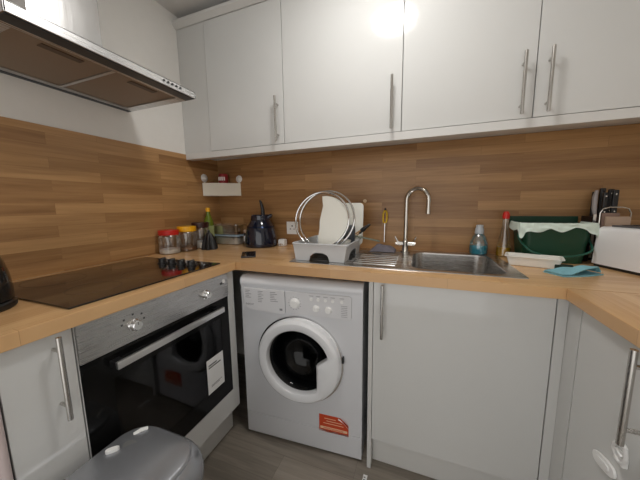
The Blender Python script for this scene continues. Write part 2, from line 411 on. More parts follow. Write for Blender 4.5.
# ------------------------------------------------------------------ hob
hy0, hy1 = -1.240, -.660
t = thing('hob', 'black ceramic hob with four knobs set in the left worktop', 'hob', (.31, (hy0+hy1)/2, ZT))
g = W('glass_plate', MB().box(.062, .561, hy0, hy1, ZT, ZT+.006, .002), M_blackglass, t)
M_zone = plain('printed hob ring', (.055, .05, .047), .2)
for (x, y, r) in ((.17, -1.09, .09), (.42, -1.10, .075), (.17, -.85, .075), (.405, -.90, .09)):
    if (x, y) == (.405, -.90): x, y, r = .40, -.905, .085
    mb = MB(); n = 48; vs = []; fs = []
    for rr in (r, r-.002):
        vs += [(x+rr*math.cos(2*PI*k/n), y+rr*math.sin(2*PI*k/n), ZT+.0062) for k in range(n)]
    fs = [(k, (k+1) % n, n+(k+1) % n, n+k) for k in range(n)]
    mb.add(vs, fs); W('cooking_zone_ring', mb, M_zone, t)
for x in (.292, .352, .412, .472):
    mb = MB().lathe([(0, .0), (.021, 0), (.021, .004), (.017, .006), (.0155, .020), (.013, .023), (0, .023)], (x, -.745, ZT+.006), seg=28)
    k = W('knob', mb, M_black, t)
    W('grip', MB().box(x-.0035, x+.0035, -.762, -.728, ZT+.020, ZT+.031, .001), M_black, k)

# ------------------------------------------------------------------ base units, left run
DX = .58   # face plane of left doors
def left_unit(y0, y1, hy, label, name='base_cabinet'):
    t = thing(name, label, 'cabinet', (.3, (y0+y1)/2, 0))
    mb = MB(); mb.box(.02, DX-.020, y0+.001, y1-.001, .15, ZB-.001); W('body', mb, M_carc, t)
    d = W('door', MB().box(DX-.018, DX, y0+.0015, y1-.0015, .152, ZB-.004, .0015), M_door, t)
    if hy is not None: bar_handle(d, (.612, hy, .866), (1, 0, 0), .224, r=.006, stand=.032)
    return t
YO1, YO0 = -.647, -1.243
left_unit(-1.388, -1.247, -1.290, 'narrow white base cabinet left of the oven with a bar handle')
t = left_unit(-1.95, -1.412, None, 'white base cabinet at the far left edge beyond the pinkish strip')
mb = MB(); mb.cyl((.576, -1.400, .0), (.576, -1.400, ZB-.002), .0105, seg=20)
solo('end_post', mb, M_pinkedge, 'slim rounded pinkish-white post at the far left edge of the base cabinets', 'post')
# oven housing
t = thing('oven_housing', 'white cabinet housing around and below the built-in oven', 'cabinet', (.3, -.93, 0))
mb = MB()
mb.box(.02, DX-.001, YO0-.002, YO0, .15, ZB-.001)
mb.box(.02, DX-.03, YO1+.001, YO1+.016, .15, ZB-.001)
mb.box(.02, .03, YO0, YO1+.001, .15, ZB-.001); mb.box(.03, DX-.02, YO0, YO1, .15, .166)
W('body', mb, M_carc, t)
W('lower_panel', MB().box(DX-.018, DX, YO0-.001, -.602, .152, .262, .0015), M_door, t)
W('side_filler', MB().box(DX-.018, DX, YO1+.002, -.602, .2625, ZB-.002, .0015), M_door, t)
solo('plinth', MB().box(.509, .525, -1.95, -.602, .001, .150), M_trim, 'pale plinth board under the oven on the left', 'plinth')

# ------------------------------------------------------------------ oven
zo0, zo1, zc = .266, .868, .752
t = thing('oven', 'built-in electric oven with steel control panel and black glass door', 'oven', (.3, (YO0+YO1)/2, zo0))
mb = MB()   # cavity shell
ya, yb = YO0+.02, YO1-.02
mb.box(.06, .555, ya, ya+.01, zo0+.01, zc+.09); mb.box(.06, .555, yb-.01, yb, zo0+.01, zc+.09)
mb.box(.05, .06, ya, yb, zo0+.01, zc+.09); mb.box(.06, .555, ya, yb, zo0+.01, zo0+.03); mb.box(.06, .555, ya, yb, zc-.02, zc+.09)
W('cavity', mb, M_blackm, t)
cpn = W('control_panel', MB().box(.556, DX+.006, YO0+.001, YO1-.001, zc+.003, zo1, .002), M_steel, t)
for y in (-1.094, -.790):
    mb = MB().lathe([(0, 0), (.019, 0), (.019, .003), (.0165, .005), (.0155, .020), (.0135, .0225), (0, .0225)], seg=32, M=Matrix.Translation((DX+.006, y, .808)) @ Matrix.Rotation(PI/2, 4, 'Y'))
    k = W('control_knob', mb, M_chrome, t)
    W('pointer', MB().box(DX+.0283, DX+.0292, y-.0012, y+.0012, .811, .820), M_ink, k)
mb = MB()
for dy, dz in ((-.035, .012), (-.028, .026), (.0, .034), (.028, .026), (.035, .008)):
    mb.box(DX+.0061, DX+.0066, -1.094+dy-.003, -1.094+dy+.003, .808+dz-.003, .808+dz+.003)
mb.box(DX+.0061, DX+.0066, -.70, -.676, .822, .832)
W('printed_symbols', mb, M_ink, t)
W('badge', MB().box(DX+.0061, DX+.0075, -.684, -.668, .826, .844, .0005), M_white, t)
# door frame around a window opening
wy0, wy1, wz0, wz1 = -1.165, -.700, .345, .665
mb = MB(); X0, X1 = .556, DX
for (a, b, c, d) in ((YO0+.001, wy0, zo0, zc), (wy1, YO1-.001, zo0, zc), (wy0, wy1, zo0, wz0), (wy0, wy1, wz1, zc)):
    mb.box(X0, X1, a, b, c, d)
dr = W('door', mb, M_blackm, t)
W('window_glass', MB().box(X1-.004, X1-.0005, wy0, wy1, wz0, wz1), M_ovenglass, dr)
mb = MB()
mb.box(.608, .620, -1.172, -.716, .706, .729, .002)
W('handle', mb, M_alu, dr)
for y in (-1.158, -.730): W('handle_mount', MB().box(DX, .609, y-.014, y+.014, .708, .727, .002), M_black, dr)
for z in (.43, .53):
    mb = MB(); n = 14
    for i in range(n):
        y = ya+.02+(yb-ya-.04)*i/(n-1); mb.cyl((.09, y, z), (.54, y, z), .0018, seg=8)
    mb.cyl((.54, ya+.012, z), (.54, yb-.012, z), .003, seg=8); mb.cyl((.09, ya+.012, z), (.09, yb-.012, z), .003, seg=8)
    W('wire_shelf', mb, M_chrome, t)
# information card on the door
t = thing('information_card', 'white card with black print stuck on the oven door glass', 'card', (.582, -.755, .34))
W('card', MB().box(.5803, .5812, -.806, -.704, .346, .506), M_paper, t)
mb = MB()
for z, a, b, h in ((.478, .010, .060, .006), (.467, .010, .084, .006), (.380, .02, .086, .002), (.374, .02, .07, .002)):
    mb.box(.5812, .5815, -.806+a, -.806+b, z-h/2, z+h/2)
W('print', mb, M_ink, t)

# ------------------------------------------------------------------ washing machine
A = math.radians(3.4)
t = thing('washing_machine', 'silver-white front-loading washing machine with orange sticker under the worktop', 'washing machine', (.921, -.582, 0), A)
hw = .2975; DP = .54; CX, CZ, RO, RI = .003, .462, .205, .152
# front panel with round hole for drum
def plate_with_hole(x0, x1, z0, z1, cx, cz, r, y0, y1, n=64):
    vs = []; fs = []
    def sq(a):
        c, s = math.cos(a), math.sin(a)
        tx = ((x1-cx) if c > 0 else (x0-cx))/c if abs(c) > 1e-9 else 1e9
        tz = ((z1-cz) if s > 0 else (z0-cz))/s if abs(s) > 1e-9 else 1e9
        k = min(abs(tx), abs(tz)); return cx+c*k, cz+s*k
    angs = sorted([2*PI*i/n for i in range(n)]+[math.atan2(z-cz, x-cx) % (2*PI) for x in (x0, x1) for z in (z0, z1)])
    m = len(angs)
    for y in (y0, y1):
        for a in angs: vs.append((cx+r*math.cos(a), y, cz+r*math.sin(a)))
        for a in angs: p = sq(a); vs.append((p[0], y, p[1]))
    for i in range(m):
        j = (i+1) % m
        fs.append((i, j, m+j, m+i)); fs.append((2*m+i, 2*m+j, 3*m+j, 3*m+i))
        fs.append((i, j, 2*m+j, 2*m+i)); fs.append((m+i, m+j, 3*m+j, 3*m+i))
    return MB().add(vs, fs)
mb = plate_with_hole(-hw, hw, .125, .800, CX, CZ, .165, 0, .012)
mb.box(-hw, -hw+.01, .012, DP, .012, .822); mb.box(hw-.01, hw, .012, DP, .012, .822)
mb.box(-hw+.01, hw-.01, DP-.01, DP, .012, .822); mb.box(-hw+.01, hw-.01, .012, DP-.01, .012, .025)
L('body', mb, M_wm, t)
L('lower_panel', MB().box(-hw, hw, -.001, .012, .012, .1235, .002), M_wm, t)
for x in (-.26, .26):
    for y in (.03, .5): L('foot', MB().cyl((x, y, 0), (x, y, .0125), .018, seg=16), M_black, t)
# top: rounded front lip
prof = [(-.004, .800), (-.006, .812), (-.004, .824), (.004, .836), (.016, .844), (.034, .848), (DP, .848), (DP, .823), (.0125, .823), (.0125, .8)]
mb = MB(); n = len(prof)
mb.add([(-hw-.001, y, z) for y, z in prof]+[(hw+.001, y, z) for y, z in prof], [tuple(range(n)), tuple(range(n, 2*n))[::-1]]+[(i, (i+1) % n, n+(i+1) % n, n+i) for i in range(n)])
L('top_panel', mb, M_wm, t)
mb = MB().prism([(-.058, .686), (.238, .682), (.250, .692), (.250, .784), (.240, .790), (-.058, .790)], 0, .007, .002, M=Matrix(((1, 0, 0, 0), (0, 0, -1, 0), (0, 1, 0, 0), (0, 0, 0, 1))))
L('control_panel', mb, M_wmpanel, t)
pts = [(-.278, .700), (-.262, .690), (-.230, .683), (-.180, .679), (-.070, .677), (-.062, .684), (-.062, .784), (-.068, .790), (-.276, .790), (-.280, .784)]
L('detergent_drawer', MB().prism(pts, 0, .010, .002, M=Matrix(((1, 0, 0, 0), (0, 0, -1, 0), (0, 1, 0, 0), (0, 0, 0, 1)))), M_wmpanel, t)
def knob(x, z, r, h, y0=-.007, ridge=True):
    mb = MB().lathe([(0, 0), (r*1.25, 0), (r*1.2, h*.25), (r, h*.35), (r*.9, h), (0, h)], seg=28, M=Matrix.Translation((x, y0, z)) @ Matrix.Rotation(PI/2, 4, 'X'))
    mb.box(x-r*.2, x+r*.2, y0-h-.003, y0-h+.002, z-r*.8, z+r*.8, .0006)
    return mb
L('program_dial', knob(-.012, .736, .019, .016), M_white, t)
L('knob', knob(.090, .722, .0125, .013), M_white, t); L('knob', knob(.147, .720, .0125, .013), M_white, t)
for x in (.068, .101, .134, .167, .208):
    L('button', MB().cyl((x, -.007, .763), (x, -.0105, .763), .0075, seg=18, b=.001), M_white, t)
mb = MB()
for (a, n) in ((-.268, 5), (-.200, 7), (-.135, 6)):
    for i in range(n):
        ww = .018+.022*random.random(); z = .778-i*.0085; mb.box(a, a+ww, -.0106, -.0101, z-.0012, z+.0012)
mb.box(-.088, -.074, -.0106, -.0101, .694, .704)
for x in (.068, .101, .134, .167, .208): mb.box(x-.010, x+.010, -.0077, -.0072, .777, .779)
for i in range(7): mb.box(.205, .232, -.0077, -.0072, .744-i*.008, .7455-i*.008)
for i in range(14):
    a = 2*PI*i/14; mb.box(-.012+.030*math.cos(a)-.002, -.012+.030*math.cos(a)+.002, -.0077, -.0072, .736+.030*math.sin(a)-.001, .736+.030*math.sin(a)+.001)
L('printed_text', mb, M_wmgrey, t)
def text_mesh(txt, size, M):
    cu = bpy.data.curves.new('lettering', 'FONT'); cu.body = txt; cu.size = size; cu.extrude = .0002
    o = bpy.data.objects.new('lettering', cu); COL.objects.link(o)
    me = o.evaluated_get(bpy.context.evaluated_depsgraph_get()).to_mesh()
    mb = MB().add([M @ v.co for v in me.vertices], [tuple(p.vertices) for p in me.polygons])
    bpy.data.objects.remove(o); return mb
L('brand_lettering', text_mesh('INDESIT', .0125, Matrix.Translation((-.268, -.0103, .706)) @ Matrix.Rotation(PI/2, 4, 'X')), M_wmgrey, t, fix=False)
# door ring with the grip that cuts into the glass on the right
n = 96; inner = []; outer = []
for k in range(n):
    a = 2*PI*k/n; c, s = math.cos(a), math.sin(a); r = RI; x, z = r*c, r*s
    if x > 0 and -.115 < z < .04:       # grip: straight inner edge with a small peak at the top
        u = (z+.115)/.155
        xg = .092 if u < .75 else .092+(u-.75)/.25*.05
        x = min(x, xg)
    inner.append((x, z)); outer.append((RO*c, RO*s))
mb = MB(); vs = []; fs = []
def ringlev(f): return [((1-f)*inner[k][0]+f*outer[k][0], (1-f)*inner[k][1]+f*outer[k][1]) for k in range(n)]
levels = [(0, -.012), (0, -.030), (.08, -.040), (.35, -.046), (.70, -.044), (.92, -.034), (1.0, -.020), (1.0, -.001)]
for f, y in levels:
    vs += [(CX+x, y, CZ+z) for x, z in ringlev(f)]
for i in range(len(levels)-1):
    for k in range(n): fs.append((i*n+k, i*n+(k+1) % n, (i+1)*n+(k+1) % n, (i+1)*n+k))
i = len(levels)-1
for k in range(n): fs.append((i*n+k, i*n+(k+1) % n, (k+1) % n, k))
mb.add(vs, fs)
dr = L('door', mb, M_wmring, t)
MR = Matrix.Translation((CX, 0, CZ)) @ Matrix.Rotation(-PI/2, 4, 'X')
L('glass_bowl', MB().lathe([(.156, -.010), (.150, -.012), (.140, -.004), (.128, .03), (.105, .07), (.06, .095), (0, .10)], seg=64, M=MR), M_wmglass, dr)
L('outer_trim', MB().lathe([(RO-.001, -.014), (RO+.007, -.014), (RO+.009, -.008), (RO+.008, 0), (RO-.001, 0)], seg=96, M=MR), M_chrome, dr)
L('hinge_catch', MB().box(CX+RO+.0, CX+RO+.010, -.016, -.002, CZ+.02, CZ+.05, .002), M_black, dr)
L('gasket', MB().lathe([(.164, 0), (.164, .012), (.158, .03), (.150, .05), (.156, .07), (.148, .09), (.16, .1)], seg=64, M=MR), M_rubber, t)
mb = MB().lathe([(.16, .10), (.20, .11), (.23, .13), (.23, .42), (.20, .45), (0, .45)], seg=64, M=MR)
for k in range(3):
    a = 2*PI*k/3+.5; p = Vector((CX+.215*math.cos(a), .16, CZ+.215*math.sin(a))); mb.cyl(p, p+Vector((0, .24, 0)), .028, .02, seg=14)
L('drum', mb, M_drum, t)
# sticker with a peeled corner
def stk(u, v):
    x = .095+u*.142; z = .113+v*.088; y = -.0006
    w = max(0, (u-.72)/.28+(v-.62)/.38-1.0)
    return (x-w*.010, y-.012*w, z-w*.012)
s = L('sticker', MB().grid(stk, 16, 12, thick=.0004), M_orange, t)
mb = MB()
def stkw(u, v):
    x = .095+.142*(.66+.345*u); z = .201-.026*u*(1-v)-.0015-.022*u*u*.9; return (x, -.0035-.012*u*v, z-v*.009)
L('peeled_corner', MB().grid(stkw, 8, 4, thick=.0004), M_paper, s)
mb = MB()
mb.box(.101, .231, -.0014, -.001, .128, .140)
for i, (a, b) in enumerate(((.121, .176), (.131, .206), (.116, .213))): mb.box(a, b, -.0014, -.001, .182-i*.0125, .1848-i*.0125)
L('print', mb, M_orange2, s)
mb = MB()
for i in range(2): mb.box(.116, .213, -.0018, -.0014, .1305+i*.004, .1322+i*.004)
L('small_print', mb, M_orange, s)

# ------------------------------------------------------------------ sink unit
SY = -.58; SX0, SX1 = 1.263, 1.863
t = thing('sink_cabinet', 'white base cabinet under the sink with a tall bar handle on its left', 'cabinet', (1.56, -.3, 0))
mb = MB(); mb.box(SX0+.001, SX0+.017, SY+.02, -.02, .15, ZB-.001); mb.box(SX1-.017, SX1-.001, SY+.02, -.02, .15, ZB-.001)
mb.box(SX0+.017, SX1-.017, SY+.02, -.02, .15, .166); mb.box(SX0+.017, SX1-.017, -.03, -.02, .166, ZB-.001)
W('body', mb, M_carc, t)
W('end_panel', MB().box(1.245, 1.2625, SY, -.02, .001, ZB-.001, .0008), M_carc, t)
d = W('door', MB().box(SX0+.0015, SX1-.0015, SY, SY+.018, .152, ZB-.004, .0015), M_door, t)
bar_handle(d, (1.303, SY-.032, .866), (0, -1, 0), .224, r=.006, stand=.032)
solo('plinth', MB().box(SX0+.001, 1.944, -.53, -.514, .001, .1495), M_trim, 'pale plinth board below the sink cabinet door', 'plinth')
# corner post and right run
RD = 1.894
t = thing('corner_post', 'white L-shaped corner post where the right cabinets meet the sink cabinet', 'post', (1.88, -.6, 0))
mb = MB(); mb.box(1.8645, RD-.0005, SY, SY+.018, .152, ZB-.002, .001); mb.box(RD, RD+.018, -.652, SY+.018, .152, ZB-.002, .001); mb.box(RD+.052, RD+.068, -.60, SY+.018, .001, .160); mb.box(RD+.01, RD+.068, -.60, SY+.018, .152, .160)
W('panel', mb, M_carc, t)
t = thing('base_cabinet', 'white base cabinet on the right with bar handle and white child lock', 'cabinet', (2.2, -.82, 0))
W('body', MB().box(RD+.020, RW-.002, -1.02, -.654, .15, ZB-.001), M_carc, t)
# door with a rounded near edge
d = W('door', MB().box(RD, RD+.018, -1.018, -.655, .152, ZB-.004, .004, seg=3), M_door, t)
bar_handle(d, (1.860, -.921, .874), (-1, 0, 0), .222, r=.0068, stand=.034)
# child locks: oval pad and a folded strap hanging under the handle
Mx = Matrix.Translation((RD-.0005, -.831, .523)) @ Matrix.Rotation(math.radians(-12), 4, 'X') @ Matrix.Rotation(-PI/2, 4, 'Y')
def stad(hl, r, n=14):
    p = []
    for k in range(n+1): a = -PI/2+PI*k/n; p.append((r*math.cos(a), hl+r*math.sin(a)+0))
    return p
def oval(a, b, n=36, pw=.75): return [(math.copysign(abs(math.cos(2*PI*k/n))**pw, math.cos(2*PI*k/n))*a, math.copysign(abs(math.sin(2*PI*k/n))**pw, math.sin(2*PI*k/n))*b) for k in range(n)]
mb = MB().prism(oval(.017, .042), 0, .007, .0018, M=Mx); mb.prism(oval(.009, .026), .0068, .0095, .0012, M=Mx)
W('lock_pad', mb, M_white, t)
mb = MB().tube([(RD-.012, -.868, .600), (RD-.018, -.880, .622), (RD-.022, -.897, .640), (RD-.022, -.905, .648), (RD-.020, -.915, .640), (RD-.018, -.916, .618), (RD-.014, -.908, .598), (RD-.012, -.892, .585), (RD-.010, -.876, .590)], .0045, closed=True, seg=10)
mb.box(RD-.012, RD-.0005, -.90, -.868, .577, .603, .003)
mb.tube([(RD-.014, -.872, .606), (RD-.016, -.886, .614), (RD-.016, -.902, .607)], .004, seg=8)
mb.tube([(RD-.026, -.905, .646), (RD-.031, -.915, .652), (RD-.031, -.921, .658)], .004, seg=8)
W('lock_strap', mb, M_white, t)
t = thing('base_cabinet', 'white base cabinet at the right edge beyond the child-locked one', 'cabinet', (2.2, -1.3, 0))
W('body', MB().box(RD+.020, RW-.002, -1.74, -1.021, .15, ZB-.001), M_carc, t)
W('door', MB().box(RD, RD+.018, -1.62, -1.022, .152, ZB-.004, .004, seg=3), M_door, t)
solo('plinth', MB().box(1.945, 1.961, -1.74, -.602, .001, .1495), M_trim, 'pale plinth board under the right-hand cabinets', 'plinth')

# ------------------------------------------------------------------ sink
t = thing('sink', 'stainless steel inset sink with ribbed drainer left of the bowl', 'sink', (1.32, -.28, ZT))
sx0, sx1, sy0, sy1 = .845, 1.805, -.520, -.030
zr = ZT+.003
def rrect(x0, x1, y0, y1, r, n=6):
    p = []
    for cx, cy, a0 in ((x1-r, y1-r, 0), (x0+r, y1-r, 90), (x0+r, y0+r, 180), (x1-r, y0+r, 270)):
        for k in range(n+1):
            a = math.radians(a0+90*k/n); p.append((cx+r*math.cos(a), cy+r*math.sin(a)))
    return p
# deck with bowl hole
o = rrect(sx0, sx1, sy0, sy1, .012); ih = rrect(BX0, BX1, BY0, BY1, .055)
n = len(o)
levels = [(o, ZT), (rrect(sx0+.002, sx1-.002, sy0+.002, sy1-.002, .012), zr), (rrect(BX0-.012, BX1+.012, BY0-.012, BY1+.012, .060), zr-.0008), (rrect(BX0-.004, BX1+.004, BY0-.004, BY1+.004, .058), zr-.002), (ih, zr-.008),
          (rrect(BX0+.006, BX1-.006, BY0+.006, BY1-.006, .055), ZT-.12), (rrect(BX0+.016, BX1-.016, BY0+.016, BY1-.016, .055), ZT-.14), (rrect(BX0+.04, BX1-.04, BY0+.04, BY1-.04, .05), ZT-.148)]
vs = []; fs = []
for p, z in levels: vs += [(x, y, z) for x, y in p]
for i in range(len(levels)-1):
    for k in range(n): fs.append((i*n+k, i*n+(k+1) % n, (i+1)*n+(k+1) % n, (i+1)*n+k))
i = len(levels)-1; fs.append(tuple(i*n+k for k in range(n)))
W('basin', MB().add(vs, fs), M_steelx, t)
mb = MB()
for i in range(9):
    y = -.455+i*.042
    pr = [(-.007, 0), (-.004, .003), (.004, .003), (.007, 0)]
    mb.add([(.90, y+a, zr+b*.9-.0004) for a, b in pr]+[(1.335, y+a, zr+b*.9-.0004) for a, b in pr], [(0, 1, 5, 4), (1, 2, 6, 5), (2, 3, 7, 6), (0, 1, 2, 3), (4, 5, 6, 7)])
W('drainer_ribs', mb, M_chrome, t)
mb = MB().lathe([(0, 0), (.02, .0), (.034, .002), (.040, .003), (.040, .001)], ((BX0+BX1)/2, (BY0+BY1)/2, ZT-.1475), seg=28)
W('waste', mb, M_chrome, t)

# tap
tx, ty = 1.358, -.085
t = thing('mixer_tap', 'swan-neck chrome mixer tap with two levers behind the sink', 'tap', (tx, ty, zr))
W('body', MB().lathe([(0, 0), (.026, 0), (.026, .005), (.019, .008), (.017, .03), (.018, .035), (.018, .06), (.014, .066), (.0105, .075), (0, .075)], (tx, ty, zr), seg=28), M_nickel, t)
mb = MB(); pts = [(0, 0, .07), (0, 0, .14), (0, 0, .215)]
R_ = .062
for k in range(1, 15):
    a = PI-k*PI*1.06/14; pts.append((R_+R_*math.cos(a), 0, .288-.005+R_*math.sin(a)))
dirn = Vector((.90, -.44, 0)).normalized()
pts = [(0, 0, .07), (0, 0, .15), (0, 0, .24)]+[(R_+R_*math.cos(PI-k*PI*1.03/14), 0, .285+R_*math.sin(PI-k*PI*1.03/14)) for k in range(0, 15)]+[(2*R_-.001, 0, .225)]
pts = [Vector((tx, ty, zr))+dirn*p[0]+Vector((0, 0, p[2])) for p in pts]
W('spout', MB().tube(pts, .0115, seg=16), M_nickel, t)
W('nozzle', MB().cyl(pts[-1]+Vector((0, 0, .010)), pts[-1]-Vector((0, 0, .012)),   .0130, seg=20, b=.001), M_nickel, t)
for s in (-1, 1):
    mb = MB(); a = Vector((tx, ty, zr+.047)); d2 = Vector((s*.985, -.17*s*0-.10, .0)).normalized()
    mb.cyl(a+d2*.012, a+d2*.046, .0125, seg=20, b=.001); e = a+d2*.046
    mb.cyl(e, e+d2*.008, .010, seg=20)
    mb.tube([e-d2*.006+Vector((0, 0, .008)), e+d2*.004+Vector((0, 0, .025)), e+d2*.010+Vector((0, 0, .038))], [.0045, .004, .0035], seg=10)
    W('lever', mb, M_nickel, t)

# ------------------------------------------------------------------ dish rack and contents
rx0, rx1, ry0, ry1 = .852, 1.125, -.478, -.165
t = thing('dish_rack', 'pale grey plastic dish rack with arched feet standing on the drainer', 'dish rack', ((rx0+rx1)/2, (ry0+ry1)/2, zr))
mb = MB()
ztr = zr+.082
def wallx(y, out):      # short end with an arch, built as a plate in x-z with taper
    w0, w1 = rx0+.014, rx1-.014
    c = (rx0+rx1)/2; poly = [(rx0, ztr), (w0, zr+.001)]
    poly += [(c-.052, zr+.001)]+[(c+.0-.052*math.cos(PI*k/8)*(1-.15*math.sin(PI*k/8)), zr+.001+.042*math.sin(PI*k/8)**.6) for k in range(1, 8)]+[(c+.052, zr+.001)]
    poly += [(w1, zr+.001), (rx1, ztr)]
    m2 = Matrix(((1, 0, 0, 0), (0, 0, 1, y), (0, 1, 0, 0), (0, 0, 0, 1)))
    mb.prism(poly, -.0015, .0015, 0, M=m2)
wallx(ry0, -1); wallx(ry1, 1)
def wally(x, xb):
    n_ = 1
    c = (ry0+ry1)/2
    poly = [(ry0, ztr), (ry0, zr+.001), (c-.075, zr+.001)]+[(c-.075*math.cos(PI*k/8), zr+.001+.042*math.sin(PI*k/8)**.6) for k in range(1, 8)]+[(c+.075, zr+.001), (ry1, zr+.001), (ry1, ztr)]
    vs = [];
    for dx in (0, .003):
        for y, z in poly:
            f = (z-zr)/(ztr-zr); vs.append((xb+(x-xb)*f+dx, y, z))
    m = len(poly); fs = [tuple(range(m)), tuple(range(m, 2*m))[::-1]]+[(i, (i+1) % m, m+(i+1) % m, m+i) for i in range(m)]
    mb.add(vs, fs)
wally(rx0, rx0+.014); wally(rx1-.003, rx1-.017)
mb.box(rx0+.008, rx1-.008, ry0+.001, ry1-.001, zr+.040, zr+.043)
W('tray', mb, M_rack, t)
mb = MB().tube([(x, y, ztr) for x, y in rrect(rx0-.004, rx1+.004, ry0-.004, ry1+.004, .015)], .0045, closed=True, seg=8)
W('rim', mb, M_rack, t)
for i in range(9):
    y = ry0+.03+i*.032
    for x in (rx0+.06, rx1-.06): W('prong', MB().cyl((x, y, zr+.043), (x, y, zr+.075), .003, .002, seg=8), M_rack, t)

# pan lids (glass with steel rim)
def lid(label, c, r, tilt, rz=0):
    t = thing('pan_lid', label, 'pan lid', c, rz, 'glass pan lids in the dish rack')
    M = Matrix.Rotation(-tilt, 4, 'X') @ Matrix.Translation((0, 0, r)) @ Matrix.Rotation(PI/2, 4, 'X')
    L('glass', MB().lathe([(0, .014), (r*.3, .0125), (r*.6, .009), (r*.85, .004), (r*.97, 0), (r*.97, -.003), (r*.85, .001), (r*.6, .006), (r*.3, .0095), (0, .011)], seg=64, M=M), M_glasslid, t)
    L('rim', MB().tube([M @ Vector((r*math.cos(2*PI*k/72), r*math.sin(2*PI*k/72), 0)) for k in range(72)], .0048, closed=True, seg=10), M_chrome, t)
    return t
lid('large clear glass pan lid with shiny steel rim at the front of the dish rack', (.974, -.437, zr+.058), .140, math.radians(14))
lid('second steel-rimmed glass lid leaning behind the front lid', (.987, -.404, zr+.0535), .1455, math.radians(14))
# white plate between the lids, wavy side shaped after a glass reflection
Rp = .128; poly = []
for k in range(0, 29):
    a = -math.radians(92)+math.radians(190)*k/28; poly.append((Rp*math.cos(a), Rp+Rp*math.sin(a)))
poly += [(-.016, .235), (-.010, .205), (-.016, .17), (-.022, .13), (-.020, .09), (-.024, .05), (-.022, .02)]
Mp = Matrix.Translation((.985, -.426, zr+.062)) @ Matrix.Rotation(-math.radians(14), 4, 'X') @ Matrix.Rotation(PI/2, 4, 'X')
solo('plate_reflection', MB().prism(poly, -.003, .003, .001, M=Mp), M_plate, 'white round-edged plate with a wavy side shaped like a reflection, between the two glass lids', 'plate')
# chopping board at the back
Mp = Matrix.Translation((1.060, -.200, zr+.045)) @ Matrix.Rotation(-math.radians(7), 4, 'X') @ Matrix.Rotation(PI/2, 4, 'X')
solo('chopping_board', MB().prism(rrect(-.085, .078, 0, .232, .022), -.004, .004, .0012, M=Mp), M_board, 'white rounded chopping board standing at the back of the rack', 'chopping board')
# cup
t = thing('cup', 'slate grey cup upside down in the rack behind the lids', 'cup', (1.080, -.27, zr+.045))
L('body', MB().lathe([(.026, 0), (.031, .03), (.034, .085), (.033, .105), (.026, .116), (0, .118)], seg=32), M_greycup, t)
# small white bowl
solo('small_bowl', MB().lathe([(0, .002), (.016, 0), (.02, .004), (.030, .025), (.033, .045), (.031, .045), (.028, .026), (.018, .008), (0, .007)], (1.077, -.345, zr+.0435), seg=28), M_plate,
     'small white bowl low in the right side of the dish rack', 'bowl')
# utensils sticking out to the right
def bar(p0, p1, w, th):
    p0 = Vector(p0); p1 = Vector(p1); d = p1-p0; q = Vector((1, 0, 0)).rotation_difference(d.normalized()).to_matrix().to_4x4()
    return MB().box(0, d.length, -w/2, w/2, -th/2, th/2, min(w, th)*.3, M=Matrix.Translation(p0) @ q)
def tri(*p): return [Vector(q) for q in p]
t = thing('spatula', 'sage grey spatula lying out over the right rim of the rack', 'spatula', (1.09, -.24, zr+.09))
W('handle', bar((1.060, -.25, zr+.108), (1.120, -.235, zr+.096), .016, .008), M_utgrey, t)
W('blade', bar((1.119, -.235, zr+.096), (1.232, -.205, zr+.070), .036, .005), M_utgrey, t)
def spoon(lbl, p0, p1, tip):
    t = thing('wooden_spoon', lbl, 'spoon', p0)
    p0 = Vector(p0); p1 = Vector(p1); m = p0.lerp(p1, .55)
    W('shaft', MB().tube([p0, m], .0042, seg=10), M_utwood, t)
    W('grip', MB().tube([m, p0.lerp(p1, .62), p0.lerp(p1, .9), p1], [.0055, .0085, .0085, .004], seg=12), M_black, t)
spoon('black-gripped wooden utensil poking up right of the chopping board', (1.070, -.235, zr+.085), (1.180, -.200, zr+.160), 0)
spoon('lower black-gripped wooden utensil beside the sage spatula', (1.072, -.212, zr+.070), (1.155, -.180, zr+.138), 0)
# grey cloth heap on the drainer with yellow-handled brush
def cl(u, v):
    x = 1.168+u*.14; y = -.155+v*.10
    e = min(u, 1-u, v, 1-v)*4; e = min(1, e)
    z = zr+.004+e**.7*(.022+.016*noise.noise((u*4, v*3, 2)))+.010*e*math.exp(-((u-.4)**2)*14)
    return (x+.004*noise.noise((u*6, v*6, 5)), y, z)
solo('dish_cloth', MB().grid(cl, 28, 18, thick=.0025), M_gcloth, 'grey dish cloth heaped on the drainer left of the tap', 'cloth')
t = thing('peeler', 'yellow-handled peeler leaning upright against the wall left of the tap', 'peeler', (1.24, -.07, zr+.03))
mb = MB(); hp = [(-.009, .095), (-.011, .11), (-.011, .15), (-.008, .168), (0, .174), (.008, .168), (.011, .15), (.011, .11), (.009, .095)]
Mh = Matrix.Translation((1.236, -.060, zr+.0)) @ Matrix.Rotation(-math.radians(10), 4, 'X')
def hx(p): return Mh @ Vector((p[0], 0, p[1]))
W('handle', MB().tube([hx(p) for p in [(-.009, .165), (-.011, .185), (-.010, .215), (-.004, .232), (.004, .232), (.010, .215), (.011, .185), (.009, .165), (0, .157)]], .0048, closed=True, seg=10), M_lime, t)
W('shaft', MB().tube([hx((0, .157)), hx((0, .12)), hx((.001, .045))], [.0045, .0032, .003], seg=10), M_chrome, t)
W('hanging_end', MB().tube([hx((0, .236)), hx((0, .246))], .0045, seg=10), M_black, t)

